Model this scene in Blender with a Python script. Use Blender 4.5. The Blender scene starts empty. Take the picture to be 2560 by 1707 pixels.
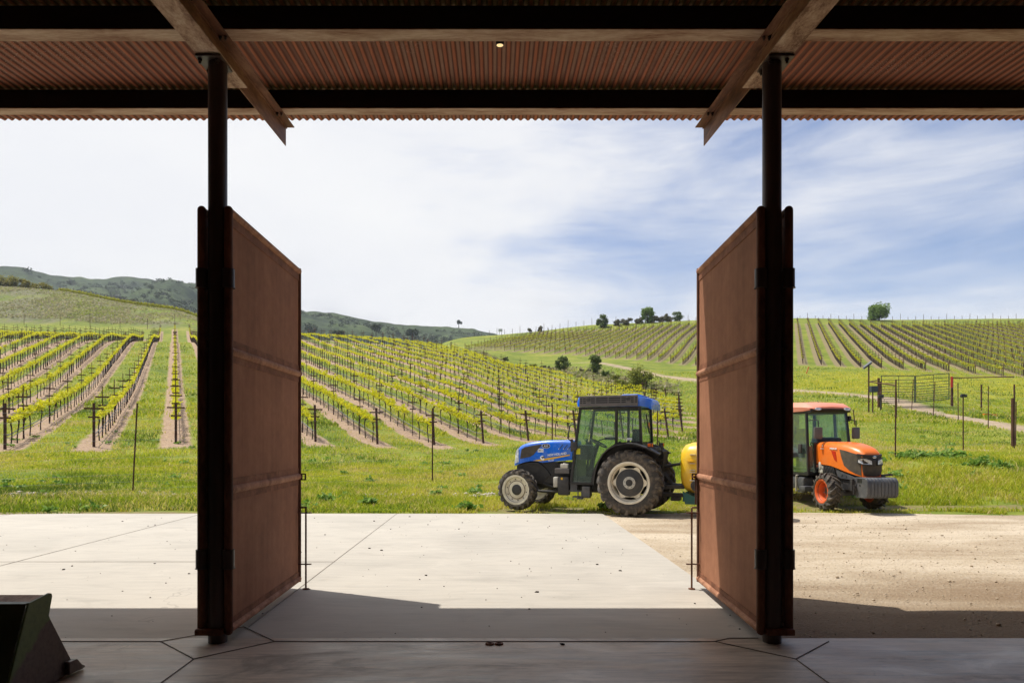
import bpy, bmesh, math, random
import numpy as np
from mathutils import Vector, Matrix, Euler
random.seed(7); RNG = np.random.default_rng(11)
R = math.radians
SC = bpy.context.scene; COL = SC.collection

# ------------------------------------------------------------------ camera
EYE = 1.53
cam = bpy.data.cameras.new('camera'); camo = bpy.data.objects.new('camera', cam); COL.objects.link(camo)
camo.location = (0, 0, EYE); camo.rotation_euler = (R(90), 0, 0)
cam.sensor_width = 36; cam.lens = 24.0
cam.shift_x = 43/2560; cam.shift_y = 242.5/2560
cam.clip_start = .05; cam.clip_end = 6000
SC.camera = camo

# ------------------------------------------------------------------ light
SUN_TO = Vector((-.454, .21, 1)).normalized()          # towards the sun
EL = math.asin(SUN_TO.z); AZ = math.atan2(SUN_TO.x, SUN_TO.y)
sl = bpy.data.lights.new('sun', 'SUN'); sl.energy = 5.0; sl.angle = R(.53); sl.color = (1, .965, .905)
so = bpy.data.objects.new('sun', sl); COL.objects.link(so); so.location = (-20, 10, 40)
so.rotation_euler = (-SUN_TO).to_track_quat('-Z', 'Y').to_euler()

W = bpy.data.worlds.new('World'); SC.world = W; W.use_nodes = True
SC.view_settings.view_transform = 'Standard'; SC.view_settings.look = 'None'
SC.view_settings.exposure = 0; SC.view_settings.gamma = 1; SC.view_settings.use_curve_mapping = False

class NT:
    """short-hand for building node trees"""
    def __init__(s, t): s.t = t; t.nodes.clear()
    def n(s, typ, ins=None, **kw):
        x = s.t.nodes.new(typ)
        for k, v in kw.items(): setattr(x, k, v)
        for k, v in (ins or {}).items(): s.set(x, k, v)
        return x
    def set(s, x, k, v):
        sock = x.inputs[k]
        if isinstance(v, bpy.types.NodeSocket): s.t.links.new(v, sock)
        elif isinstance(v, bpy.types.Node): s.t.links.new(v.outputs[0], sock)
        else: sock.default_value = v
    def math(s, op, a, b=None, c=None, clamp=False):
        x = s.n('ShaderNodeMath', operation=op, use_clamp=clamp); s.set(x, 0, a)
        if b is not None: s.set(x, 1, b)
        if c is not None: s.set(x, 2, c)
        return x.outputs[0]
    def ss(s, v, lo, hi):                                 # smoothstep, lo may exceed hi
        x = s.n('ShaderNodeMapRange', interpolation_type='SMOOTHSTEP'); s.set(x, 'Value', v)
        if lo <= hi:
            s.set(x, 'From Min', lo); s.set(x, 'From Max', hi)
        else:
            s.set(x, 'From Min', hi); s.set(x, 'From Max', lo); s.set(x, 'To Min', 1.); s.set(x, 'To Max', 0.)
        return x.outputs[0]
    def noise(s, vec, scale, detail=4, rough=.55, dist=0):
        x = s.n('ShaderNodeTexNoise', noise_dimensions='3D'); s.set(x, 'Vector', vec); s.set(x, 'Scale', scale)
        s.set(x, 'Detail', detail); s.set(x, 'Roughness', rough); s.set(x, 'Distortion', dist)
        return x.outputs[0]
    def mix(s, f, a, b, mode='MIX'):
        x = s.n('ShaderNodeMix', data_type='RGBA', blend_type=mode, clamp_factor=True)
        s.set(x, 0, f); s.set(x, 6, a if not isinstance(a, tuple) else (*a, 1)[:4]); s.set(x, 7, b if not isinstance(b, tuple) else (*b, 1)[:4])
        return x.outputs[2]
    def ramp(s, f, stops, interp='LINEAR'):
        x = s.n('ShaderNodeValToRGB'); s.set(x, 0, f); e = x.color_ramp; e.interpolation = interp
        while len(e.elements) < len(stops): e.elements.new(.5)
        for el, (p, c) in zip(e.elements, stops): el.position = p; el.color = (*c, 1)
        return x.outputs[0]
    def map(s, vec, loc=(0, 0, 0), rot=(0, 0, 0), sc=(1, 1, 1)):
        x = s.n('ShaderNodeMapping'); s.set(x, 0, vec); s.set(x, 1, loc); s.set(x, 2, rot); s.set(x, 3, sc)
        return x.outputs[0]

def build_world():
    k = NT(W.node_tree)
    d = k.n('ShaderNodeTexCoord').outputs['Generated']
    sky = k.n('ShaderNodeTexSky', sky_type='NISHITA', sun_disc=False, sun_elevation=EL, sun_rotation=AZ, altitude=200, air_density=1.1, dust_density=1.2, ozone_density=1.5)
    x = k.n('ShaderNodeSeparateXYZ', {0: d})
    az = k.math('ARCTAN2', x.outputs[0], x.outputs[1])     # 0 ahead, + right
    rad = k.math('SQRT', k.math('ADD', k.math('MULTIPLY', x.outputs[0], x.outputs[0]), k.math('ADD', k.math('MULTIPLY', x.outputs[1], x.outputs[1]), .02)))
    el = k.math('DIVIDE', x.outputs[2], rad)
    p = k.n('ShaderNodeCombineXYZ', {0: az, 1: el, 2: 0.}).outputs[0]
    n1 = k.noise(k.map(p, rot=(0, 0, R(-24)), sc=(1.5, 4.6, 1)), 1.5, 7, .56, .5)
    n2 = k.noise(k.map(p, loc=(3.1, 1.7, 0), rot=(0, 0, R(-20)), sc=(1.2, 2.4, 1)), 1.5, 4, .5, .4)
    n3 = k.noise(k.map(p, rot=(0, 0, R(-27)), sc=(1.3, 9, 1)), 3.0, 6, .6, .4)
    cover = k.math('MULTIPLY_ADD', az, -1.05, .88)
    low = k.math('MULTIPLY', k.ss(el, .30, .02), .40)
    dens = k.math('ADD', k.math('ADD', cover, low), k.math('MULTIPLY', k.math('SUBTRACT', n1, .5), 2.3))
    dens = k.math('ADD', dens, k.math('MULTIPLY', k.math('SUBTRACT', n2, .5), 1.1))
    dens = k.math('ADD', dens, k.math('MULTIPLY', k.math('SUBTRACT', n3, .5), .5))
    a = k.ss(dens, -.10, 1.0)
    # cloud deck: mottled white, a faint grey bank low down
    n4 = k.noise(k.map(p, sc=(2.2, 6, 1)), 2.4, 4, .5, .2)
    bank = k.math('MULTIPLY', k.ss(n4, .5, .72), k.ss(el, .30, .16))
    soft = k.noise(k.map(p, rot=(0, 0, R(-20)), sc=(1., 2.2, 1)), 2.0, 4, .5)
    cloud = k.mix(k.ss(soft, .35, .7), (.90, .908, .94), (.975, .975, .978))
    cloud = k.mix(k.math('MULTIPLY', bank, .4), cloud, (.64, .66, .72))
    skyc = k.n('ShaderNodeVectorMath', {0: sky.outputs[0], 1: (.112, .116, .137)}, operation='MULTIPLY').outputs[0]
    c = k.mix(a, skyc, cloud)
    bg = k.n('ShaderNodeBackground', {0: c, 1: 1.})
    # below the horizon: dim earth
    k.n('ShaderNodeOutputWorld', {0: bg.outputs[0]})
build_world()

# ------------------------------------------------------------------ materials
MATS = {}
def newmat(name):
    m = bpy.data.materials.new(name); m.use_nodes = True; MATS[name] = m
    return m, NT(m.node_tree)
def finish(k, color, rough=.6, metal=0., bump=None, bdist=.01, bstr=.5, spec=.5, **more):
    b = k.n('ShaderNodeBsdfPrincipled', {'Base Color': color if not isinstance(color, tuple) else (*color, 1), 'Roughness': rough, 'Metallic': metal, 'Specular IOR Level': spec})
    for kk, v in more.items(): k.set(b, kk, v)
    if bump is not None:
        bb = k.n('ShaderNodeBump', {'Height': bump, 'Distance': bdist, 'Strength': bstr}); k.set(b, 'Normal', bb.outputs[0])
    k.n('ShaderNodeOutputMaterial', {0: b.outputs[0]})
    return b
def coord(k, kind='Object'): return k.n('ShaderNodeTexCoord').outputs[kind]

def plain(name, c1, c2=None, scale=6., rough=.5, metal=0., bump=0., bscale=None, spec=.5, dust=None, dustamt=.5, sc=(1, 1, 1)):
    """a surface with a mottled two-colour base, uneven gloss and, where it is dirty, dust in patches"""
    m, k = newmat(name); o = k.map(coord(k), sc=sc)
    c2 = c2 or tuple(v*.8 for v in c1)
    n = k.noise(o, scale, 6, .6, .2)
    c = k.mix(k.ss(n, .32, .68), c1, c2)
    if dust:
        d = k.noise(o, scale*.6, 8, .7, .4)
        f = k.math('MULTIPLY', k.ss(d, .42, .7), dustamt)
        c = k.mix(f, c, dust)
        rough = k.math('ADD', k.math('MULTIPLY', f, .35), rough, clamp=True)
    else:
        rough = k.math('ADD', k.math('MULTIPLY', k.math('SUBTRACT', n, .5), .18), rough, clamp=True)
    bm = k.noise(o, bscale or scale*8, 6, .6) if bump else None
    finish(k, c, rough, metal, bm, .006, bump, spec)
    return m

def rusty(name, dark, mid, light, scale=3., streak=(1, 1, 1), rough=.75, flake=.35, spec=.3):
    m, k = newmat(name); o = k.map(coord(k), sc=streak)
    n = k.noise(o, scale, 8, .62, .4); n2 = k.noise(o, scale*9, 6, .7, .2); n3 = k.noise(o, scale*40, 4, .7)
    c = k.ramp(k.math('MULTIPLY_ADD', n2, .35, k.math('MULTIPLY', n, .65)), [(.39, dark), (.5, mid), (.63, light)])
    c = k.mix(k.math('MULTIPLY', k.ss(n3, .6, .72), flake), c, light)
    h = k.math('ADD', n2, k.math('MULTIPLY', n3, .5))
    finish(k, c, k.math('MULTIPLY_ADD', n2, .25, rough-.12, clamp=True), 0., h, .004, .5, spec)
    return m

rusty('column_steel', (.03, .019, .016), (.05, .03, .025), (.085, .052, .042), 2., (1, 1, .12), .42, .1, .5)
rusty('gate_frame_steel', (.07, .030, .018), (.14, .058, .033), (.24, .105, .058), 4., (1, 1, .3), .7, .3, .25)
rusty('gate_strip_steel', (.15, .058, .03), (.235, .095, .05), (.33, .145, .08), 6., (1, 1, 1), .75, .4, .2)
rusty('gate_rail_steel', (.24, .105, .06), (.39, .185, .105), (.54, .29, .175), 6., (1, 1, 1), .75, .4, .2)
rusty('rafter_steel', (.075, .028, .015), (.18, .068, .032), (.34, .17, .095), 3., (1.5, .35, 1.5), .6, .3, .4)
rusty('mill_scale', (.15, .06, .035), (.40, .245, .165), (.62, .46, .34), 7., (1.2, .5, 1.2), .65, .5)
rusty('purlin_flange_lit', (.23, .10, .055), (.42, .27, .185), (.60, .45, .33), 4., (.35, 2, 2), .7, .4)
rusty('purlin_web_unlit', (.008, .006, .006), (.011, .008, .008), (.016, .011, .01), 3., (.4, 1, 1), .6, 0)  # web copy of the flange steel, its lack of light put into the colour
rusty('t_post_rust', (.05, .022, .015), (.085, .036, .022), (.13, .06, .035), 8., (1, 1, .3), .7)
rusty('trellis_rust', (.05, .025, .017), (.085, .04, .026), (.14, .07, .043), 6., (1, 1, .3), .8)
rusty('green_tube', (.03, .05, .034), (.045, .075, .055), (.12, .075, .045), 4., (1, 1, 1), .5)
rusty('galvanised', (.22, .23, .24), (.32, .33, .34), (.42, .43, .44), 8.)

def m_roof():
    m, k = newmat('corrugated_rust'); o = coord(k)
    n = k.noise(k.map(o, sc=(1, .25, 1)), 1.6, 6, .6, .3)
    n2 = k.noise(k.map(o, sc=(9, 1.1, 9)), 1.2, 6, .65)
    sp = k.noise(o, 130, 3, .6)
    zone = k.noise(o, 1.3, 3, .5)
    rib = k.math('COSINE', k.math('MULTIPLY', k.n('ShaderNodeSeparateXYZ', {0: o}).outputs[0], 2*math.pi/.0777))
    c = k.ramp(k.math('MULTIPLY_ADD', n2, .55, k.math('MULTIPLY', n, .45)), [(.38, (.13, .042, .026)), (.5, (.24, .075, .042)), (.62, (.37, .13, .072))])
    # rust on low ribs, dust on high ones; dark flanks paint in rib shading
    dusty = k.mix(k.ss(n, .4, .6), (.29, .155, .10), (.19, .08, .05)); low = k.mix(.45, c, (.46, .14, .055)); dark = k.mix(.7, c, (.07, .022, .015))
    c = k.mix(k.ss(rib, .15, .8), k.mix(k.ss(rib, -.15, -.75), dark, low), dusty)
    f = k.math('MULTIPLY', k.ss(sp, .60, .67), k.ss(zone, .45, .68))
    c = k.mix(f, c, (.66, .50, .40))
    finish(k, c, .72, 0, n2, .003, .4, .35)
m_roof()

def m_screen():
    """woven rusty screen: an opaque weave finer than a pixel, blotched and streaked downwards"""
    m, k = newmat('gate_screen'); o = coord(k)
    n = k.noise(o, 1.5, 6, .6, .3)
    st = k.noise(k.map(o, sc=(14, 14, .35)), 1.0, 5, .6)
    sp = k.noise(o, 160, 3, .7)
    c = k.ramp(k.math('MULTIPLY_ADD', st, .22, k.math('MULTIPLY_ADD', n, .5, k.math('MULTIPLY', k.noise(o, 9, 6, .65), .28))), [(.38, (.235, .10, .052)), (.5, (.315, .135, .07)), (.63, (.40, .178, .095))])
    c = k.mix(k.math('MULTIPLY', k.ss(sp, .5, .7), .35), c, (.22, .09, .048))
    w1 = k.n('ShaderNodeTexWave', {'Vector': o, 'Scale': 52., 'Distortion': 0.}, wave_type='BANDS', bands_direction='Z').outputs[1]
    finish(k, c, .8, 0, k.math('ADD', k.math('MULTIPLY', w1, .6), sp), .002, .35, .25)
m_screen()

def m_concrete(name, base, tint, gloss, dk):
    m, k = newmat(name); o = coord(k)
    n = k.noise(o, .55, 7, .62, .5)
    sw = k.noise(k.map(o, sc=(.5, 7, 1)), 1.5, 6, .65, .6)       # trowel sweeps along the slab
    sw2 = k.noise(k.map(o, rot=(0, 0, R(28)), sc=(1.2, 9, 1)), 2.2, 6, .68, .6)
    fine = k.noise(o, 42, 5, .7)
    st = k.noise(k.map(o, sc=(.8, 2.4, 1)), 2.1, 8, .7, 1.2)
    v = k.math('ADD', k.math('MULTIPLY', n, .42), k.math('ADD', k.math('MULTIPLY', sw, .30), k.math('MULTIPLY', sw2, .28)))
    d = tuple(x*dk for x in base); l = tuple(min(.8, x*(2-dk)**.75) for x in base)
    c = k.ramp(v, [(.40, d), (.5, base), (.60, l)])
    pat = k.noise(k.map(o, sc=(.7, 1.6, 1)), 1.3, 7, .68, .8)
    c = k.mix(k.math('MULTIPLY', k.ss(pat, .53, .66), (1-dk)*1.5), c, tuple(x*.5 for x in base))
    c = k.mix(k.math('MULTIPLY', k.ss(pat, .44, .33), (1-dk)*1.3), c, tuple(min(.75, x*1.4) for x in base))
    c = k.mix(k.math('MULTIPLY', k.ss(st, .60, .74), .42), c, tint)
    c = k.mix(k.math('MULTIPLY', k.ss(fine, .56, .72), .22), c, d)
    # a few small dark spots and mud flecks
    vo = k.n('ShaderNodeTexVoronoi', {'Vector': k.map(o, sc=(1, 2.4, 1)), 'Scale': 3.4, 'Randomness': 1.}, feature='F1')
    rnd = k.n('ShaderNodeSeparateColor', {0: vo.outputs['Color']}).outputs[0]
    spot = k.math('MULTIPLY', k.ss(vo.outputs['Distance'], .07, .03), k.ss(rnd, .84, .9))
    c = k.mix(k.math('MULTIPLY', spot, .7), c, (.16, .10, .06))
    crack = k.n('ShaderNodeTexVoronoi', {'Vector': k.n('ShaderNodeVectorMath', {0: o, 1: k.n('ShaderNodeTexNoise', {'Vector': o, 'Scale': 2.5}).outputs[1]}, operation='ADD').outputs[0], 'Scale': .31}, feature='DISTANCE_TO_EDGE').outputs[0]
    c = k.mix(k.math('MULTIPLY', k.math('MULTIPLY', k.ss(crack, .004, .001), k.ss(n, .54, .6)), .28), c, (.1, .085, .07))
    finish(k, c, k.math('ADD', k.math('MULTIPLY_ADD', k.math('ADD', sw, n), .3, gloss-.3), k.math('MULTIPLY', k.math('SUBTRACT', pat, .5), 1.6*(1-dk)), clamp=True), 0, k.math('ADD', fine, k.math('MULTIPLY', sw, 1.2)), .004, .3, .5)
m_concrete('barn_concrete', (.54, .455, .36), (.25, .18, .12), .46, .5)
m_concrete('apron_concrete', (.475, .43, .36), (.46, .36, .25), .75, .87)

plain('joint_dark', (.10, .08, .065), (.16, .13, .105), 20, .9)
plain('joint_pale', (.33, .285, .225), (.25, .21, .16), 5, .9)
plain('interior_wall', (.045, .03, .024), (.03, .02, .016), 1.5, .8)
plain('rubber', (.034, .030, .027), (.05, .044, .038), 14, .75, bump=.3, dust=(.19, .15, .11), dustamt=.85)
plain('lug_rubber', (.085, .072, .06), (.04, .035, .03), 20, .8, bump=.4, dust=(.22, .18, .135), dustamt=.75)
plain('cream_rim', (.86, .80, .65), (.78, .71, .56), 8, .45, dust=(.45, .36, .24), dustamt=.35)
plain('orange_rim', (.74, .12, .02), (.62, .09, .016), 8, .4, dust=(.35, .2, .1), dustamt=.4)
plain('blue_paint', (.006, .155, .78), (.008, .14, .70), 3, .24, spec=.5, dust=(.22, .27, .36), dustamt=.42)
plain('orange_paint', (.86, .185, .012), (.80, .155, .012), 3, .3, spec=.55, dust=(.62, .26, .10), dustamt=.3)
plain('orange_roof', (.84, .28, .18), (.76, .24, .15), 2, .5, dust=(.66, .3, .22), dustamt=.5)
plain('black_plastic', (.022, .021, .022), (.034, .032, .031), 10, .5, dust=(.10, .085, .07), dustamt=.4)
plain('cab_black', (.012, .011, .012), (.02, .018, .018), 10, .42, dust=(.07, .06, .05), dustamt=.3)
plain('grey_plastic', (.10, .09, .085), (.13, .115, .108), 8, .55, dust=(.16, .13, .11), dustamt=.4)
plain('iron_grey', (.075, .078, .085), (.055, .056, .06), 9, .5, dust=(.17, .15, .125), dustamt=.45)
plain('weight_iron', (.085, .09, .098), (.06, .062, .068), 7, .45, dust=(.18, .165, .145), dustamt=.4, spec=.5)
plain('chassis_dark', (.03, .029, .03), (.02, .019, .02), 12, .6, dust=(.12, .10, .08), dustamt=.5)
plain('hub_dark', (.045, .045, .047), (.035, .034, .035), 12, .5, dust=(.12, .10, .08), dustamt=.4)
plain('grille_mesh', (.055, .045, .032), (.085, .068, .046), 9, .75, bump=.6, bscale=160, dust=(.13, .10, .065), dustamt=.6)
plain('white_plastic', (.62, .60, .53), (.52, .49, .42), 6, .5, dust=(.4, .34, .25), dustamt=.4)
plain('white_decal', (.82, .82, .82), (.76, .76, .77), 6, .4)
plain('yellow_decal', (.85, .50, .02), (.80, .45, .02), 6, .4)
plain('lime_decal', (.68, .66, .02), (.6, .58, .02), 6, .5)
plain('black_decal', (.012, .012, .013), (.02, .02, .02), 6, .4)
plain('red_plastic', (.55, .025, .01), (.45, .02, .01), 8, .3)
plain('amber_plastic', (.75, .14, .01), (.6, .1, .01), 8, .25)
plain('yellow_tank', (.86, .54, .012), (.78, .45, .012), 2.5, .35, dust=(.66, .5, .2), dustamt=.5)
plain('teal_steel', (.012, .11, .10), (.02, .09, .085), 6, .5, dust=(.1, .12, .10), dustamt=.4)
plain('chrome', (.7, .7, .7), (.6, .6, .6), 8, .22, metal=1.)
plain('hose_grey', (.105, .125, .16), (.08, .095, .125), 8, .5)
plain('wire_steel', (.34, .34, .35), (.26, .26, .27), 8, .4, metal=.6)
plain('box_grey', (.04, .055, .075), (.03, .04, .055), 8, .5)
plain('sign_back', (.5, .5, .5), (.42, .42, .42), 8, .5)
plain('bark', (.05, .032, .022), (.03, .02, .014), 16, .9, bump=.6)
plain('vine_bark', (.035, .022, .016), (.06, .04, .028), 20, .95, bump=.5)
plain('seat_cloth', (.02, .02, .022), (.03, .03, .032), 14, .8)
plain('brown_board', (.14, .045, .028), (.10, .032, .02), 8, .6)
plain('pebble', (.60, .50, .37), (.36, .27, .18), 9, .9)
plain('white_rock', (.50, .44, .36), (.34, .28, .21), 14, .85)

def m_bucket():
    m, k = newmat('worn_green_paint'); o = coord(k)
    z = k.n('ShaderNodeSeparateXYZ', {0: o})
    n = k.noise(o, 6, 6, .6, .5); n2 = k.noise(o, 30, 6, .65)
    edge = k.math('ADD', k.math('MULTIPLY_ADD', n, .16, k.math('MULTIPLY', z.outputs[1], .8)), k.math('MULTIPLY', z.outputs[2], -1.))
    # bare steel along the lip and floor, paint above it
    f = k.ss(edge, -.35, -.31)
    paint = k.mix(k.ss(n2, .4, .7), (.12, .175, .06), (.085, .13, .045))
    steel = k.mix(k.ss(n2, .4, .7), (.12, .085, .075), (.07, .05, .042))
    scr = k.math('MULTIPLY', k.ss(k.noise(k.map(o, sc=(1, 30, 2)), 1.4, 5, .7), .62, .68), .5)
    c = k.mix(scr, k.mix(f, paint, steel), (.04, .035, .028))
    finish(k, c, .45, 0, n2, .003, .3)
m_bucket()
plain('green_paint_shaded', (.05, .075, .03), (.034, .05, .022), 5, .4, dust=(.09, .08, .06), dustamt=.5)  # the bucket's green again, darkened to carry the shade on its back shell

def m_glass():
    m, k = newmat('cab_glass')
    t = k.n('ShaderNodeBsdfTransparent', {0: (.88, .975, .925, 1)})
    g = k.n('ShaderNodeBsdfGlossy', {0: (.85, .93, .9, 1), 1: .03})
    lw = k.n('ShaderNodeFresnel', {0: 1.5})
    o = coord(k); n = k.noise(o, 3, 5, .6)
    df = k.n('ShaderNodeBsdfDiffuse', {0: (.55, .66, .58, 1)})  # pale dusty film, also painting in the bright reflections on the panes
    s1 = k.n('ShaderNodeMixShader', {0: k.math('MULTIPLY_ADD', n, .13, .02), 1: t.outputs[0], 2: df.outputs[0]})
    s = k.n('ShaderNodeMixShader', {0: k.math('MULTIPLY_ADD', lw.outputs[0], .55, .005, clamp=True), 1: s1.outputs[0], 2: g.outputs[0]})
    k.n('ShaderNodeOutputMaterial', {0: s.outputs[0]})
m_glass()
def m_lens():
    m, k = newmat('lamp_lens'); o = coord(k)
    n = k.noise(o, 14, 3, .5)
    finish(k, k.mix(k.ss(n, .4, .62), (.80, .82, .83), (.45, .47, .5)), .12, .15, None, spec=.8)
m_lens()
def m_lamp():
    m, k = newmat('warm_lamp')
    e = k.n('ShaderNodeEmission', {0: (1, .68, .32, 1), 1: 1.25}); k.n('ShaderNodeOutputMaterial', {0: e.outputs[0]})
m_lamp()

def m_leaf(name, pal, trans=.45, rough=.55):
    """leaf with per-leaf colour from the 'tint' attribute (0..1 through the palette)"""
    m, k = newmat(name)
    a = k.n('ShaderNodeAttribute', attribute_name='tint')
    st = [(i/(len(pal)-1), c) for i, c in enumerate(pal)]
    c = k.ramp(a.outputs['Fac'], st)
    d = k.n('ShaderNodeBsdfPrincipled', {'Base Color': c, 'Roughness': rough, 'Specular IOR Level': .3})
    t = k.n('ShaderNodeBsdfTranslucent', {0: c})
    s = k.n('ShaderNodeMixShader', {0: trans, 1: d.outputs[0], 2: t.outputs[0]})
    k.n('ShaderNodeOutputMaterial', {0: s.outputs[0]})
m_leaf('vine_leaf', [(.34, .40, .018), (.52, .54, .02), (.68, .64, .022), (.78, .72, .03), (.62, .48, .05)], .5)
m_leaf('far_vine_leaf', [(.24, .27, .02), (.37, .38, .022), (.50, .48, .025), (.58, .53, .03)], .4)
m_leaf('grass_blade', [(.12, .18, .02), (.28, .37, .024), (.45, .50, .03), (.60, .55, .06), (.66, .53, .25)], .5)
m_leaf('dry_stalk', [(.22, .28, .05), (.28, .31, .08), (.34, .31, .15), (.40, .34, .22), (.32, .36, .07)], .45)
m_leaf('weed_leaf', [(.09, .19, .03), (.16, .30, .04), (.26, .40, .06), (.36, .46, .14)], .4)
m_leaf('oak_leaf', [(.045, .075, .022), (.09, .14, .036), (.15, .20, .05), (.23, .28, .07)], .35)
m_leaf('fresh_tree_leaf', [(.08, .14, .03), (.14, .23, .045), (.21, .31, .06), (.28, .36, .09)], .4)
m_leaf('sage_leaf', [(.075, .075, .045), (.12, .115, .065), (.17, .155, .09), (.19, .2, .085)], .25)
m_leaf('willow_leaf', [(.10, .13, .025), (.18, .21, .03), (.27, .28, .04), (.34, .33, .06)], .4)
m_leaf('chaparral_leaf', [(.03, .045, .022), (.05, .07, .032), (.075, .10, .04), (.10, .13, .05)], .2)
m_leaf('broom_leaf', [(.13, .13, .025), (.21, .20, .03), (.30, .26, .035), (.34, .29, .06)], .35)
# ------------------------------------------------------------------ mesh helpers
class MB:
    """collects geometry, then links it as ONE mesh object"""
    def __init__(s): s.v = []; s.f = []; s.mi = []; s.cur = 0
    def add(s, vs, fs):
        o = len(s.v); s.v += [tuple(p) for p in vs]; s.f += [tuple(i+o for i in f) for f in fs]; s.mi += [s.cur]*len(fs); return s
    def box(s, c, d, rot=None, bev=0):
        x, y, z = d[0]/2, d[1]/2, d[2]/2
        if bev:
            b = min(bev, x*.9, y*.9, z*.9); bm = bmesh.new(); bmesh.ops.create_cube(bm, size=2)
            for v in bm.verts: v.co = Vector((v.co.x*x, v.co.y*y, v.co.z*z))
            bmesh.ops.bevel(bm, geom=list(bm.edges), offset=b, segments=2, affect='EDGES', profile=.6)
            vs = [v.co.copy() for v in bm.verts]; bm.verts.index_update(); fs = [[v.index for v in f.verts] for f in bm.faces]; bm.free()
        else:
            vs = [Vector((i*x, j*y, k*z)) for i in (-1, 1) for j in (-1, 1) for k in (-1, 1)]
            fs = [(0, 1, 3, 2), (4, 6, 7, 5), (0, 4, 5, 1), (2, 3, 7, 6), (0, 2, 6, 4), (1, 5, 7, 3)]
        if rot is not None: vs = [rot @ p for p in vs]
        return s.add([Vector(c)+p for p in vs], fs)
    def ext(s, lo, hi, bev=0):
        return s.box([(a+b)/2 for a, b in zip(lo, hi)], [abs(b-a) for a, b in zip(lo, hi)], None, bev)
    def bar(s, p, q, w, h, up=(0, 0, 1), bev=0):
        p, q = Vector(p), Vector(q); x = (q-p); L = x.length; x.normalize()
        y = Vector(up).cross(x)
        if y.length < 1e-4: y = Vector((0, 1, 0)).cross(x)
        y.normalize(); z = x.cross(y); m = Matrix((x, y, z)).transposed()
        return s.box((p+q)/2, (L, w, h), m, bev)
    def tube(s, pts, r, n=10, caps=True, dome=False):
        pts = [Vector(p) for p in pts]; rs = r if isinstance(r, (list, tuple)) else [r]*len(pts)
        if dome:
            a, b = pts[0], pts[-1]; da = (pts[0]-pts[1]).normalized(); db = (pts[-1]-pts[-2]).normalized()
            pa = [a+da*rs[0]*math.sin(t) for t in (1.45, 1.0, .5)]; ra = [rs[0]*math.cos(t) for t in (1.45, 1.0, .5)]
            pb = [b+db*rs[-1]*math.sin(t) for t in (.5, 1.0, 1.45)]; rb = [rs[-1]*math.cos(t) for t in (.5, 1.0, 1.45)]
            pts = pa+pts+pb; rs = ra+list(rs)+rb
        vs = []; ref = None
        for i, p in enumerate(pts):
            d = (pts[min(i+1, len(pts)-1)]-pts[max(i-1, 0)]).normalized()
            if ref is None:
                ref = Vector((0, 0, 1)) if abs(d.z) < .9 else Vector((1, 0, 0))
            u = (ref-d*ref.dot(d)).normalized(); w = d.cross(u); ref = u
            for j in range(n):
                a = 2*math.pi*j/n; vs.append(p+u*(math.cos(a)*rs[i])+w*(math.sin(a)*rs[i]))
        fs = [(i*n+j, i*n+(j+1) % n, (i+1)*n+(j+1) % n, (i+1)*n+j) for i in range(len(pts)-1) for j in range(n)]
        if caps: fs += [tuple(range(n))[::-1], tuple((len(pts)-1)*n+j for j in range(n))]
        return s.add(vs, fs)
    def lathe(s, prof, n=32, mat=None, close=False):
        """profile [(radius, height)] turned about local z, then placed by mat"""
        vs = []
        for r, h in prof:
            for j in range(n):
                a = 2*math.pi*j/n; vs.append(Vector((r*math.cos(a), r*math.sin(a), h)))
        m = len(prof); fs = []
        for i in range(m if close else m-1):
            k = (i+1) % m
            for j in range(n): fs.append((i*n+j, i*n+(j+1) % n, k*n+(j+1) % n, k*n+j))
        if not close:
            if prof[0][0] > 1e-5: fs.append(tuple(range(n))[::-1])
            if prof[-1][0] > 1e-5: fs.append(tuple((m-1)*n+j for j in range(n)))
        if mat is not None: vs = [mat @ p for p in vs]
        return s.add(vs, fs)
    def prism(s, poly, d, fr):
        """2-D outline in frame fr = (origin, ex, ey), thickness d along ex x ey"""
        o, ex, ey = Vector(fr[0]), Vector(fr[1]), Vector(fr[2]); nz = ex.cross(ey).normalized()
        n = len(poly); a = [o+ex*p[0]+ey*p[1] for p in poly]; b = [p+nz*d for p in a]
        return s.add(a+b, [tuple(range(n))[::-1], tuple(range(n, 2*n))]+[(i, (i+1) % n, n+(i+1) % n, n+i) for i in range(n)])
    def loft(s, secs, caps=True, closed=True):
        n = len(secs[0]); vs = [p for q in secs for p in q]
        fs = [(i*n+j, i*n+(j+1) % n, (i+1)*n+(j+1) % n, (i+1)*n+j) for i in range(len(secs)-1) for j in range(n if closed else n-1)]
        if caps: fs += [tuple(range(n))[::-1], tuple((len(secs)-1)*n+j for j in range(n))]
        return s.add(vs, fs)
    def build(s, name, mat, parent=None, smooth=35, bevel=0, loc=None):
        me = bpy.data.meshes.new(name); me.from_pydata(s.v, [], s.f)
        bm = bmesh.new(); bm.from_mesh(me); bmesh.ops.recalc_face_normals(bm, faces=bm.faces); bm.to_mesh(me); bm.free()
        ms = mat if isinstance(mat, (list, tuple)) else [mat]
        for m in ms: me.materials.append(MATS[m])
        if len(ms) > 1: me.polygons.foreach_set('material_index', s.mi)
        if smooth:
            me.shade_smooth(); me.set_sharp_from_angle(angle=R(smooth))
        o = bpy.data.objects.new(name, me); COL.objects.link(o)
        if parent is not None: o.parent = parent
        if loc is not None: o.location = loc
        if bevel:
            b = o.modifiers.new('bevel', 'BEVEL'); b.width = bevel; b.segments = 2; b.limit_method = 'ANGLE'; b.angle_limit = R(40)
        return o

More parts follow.
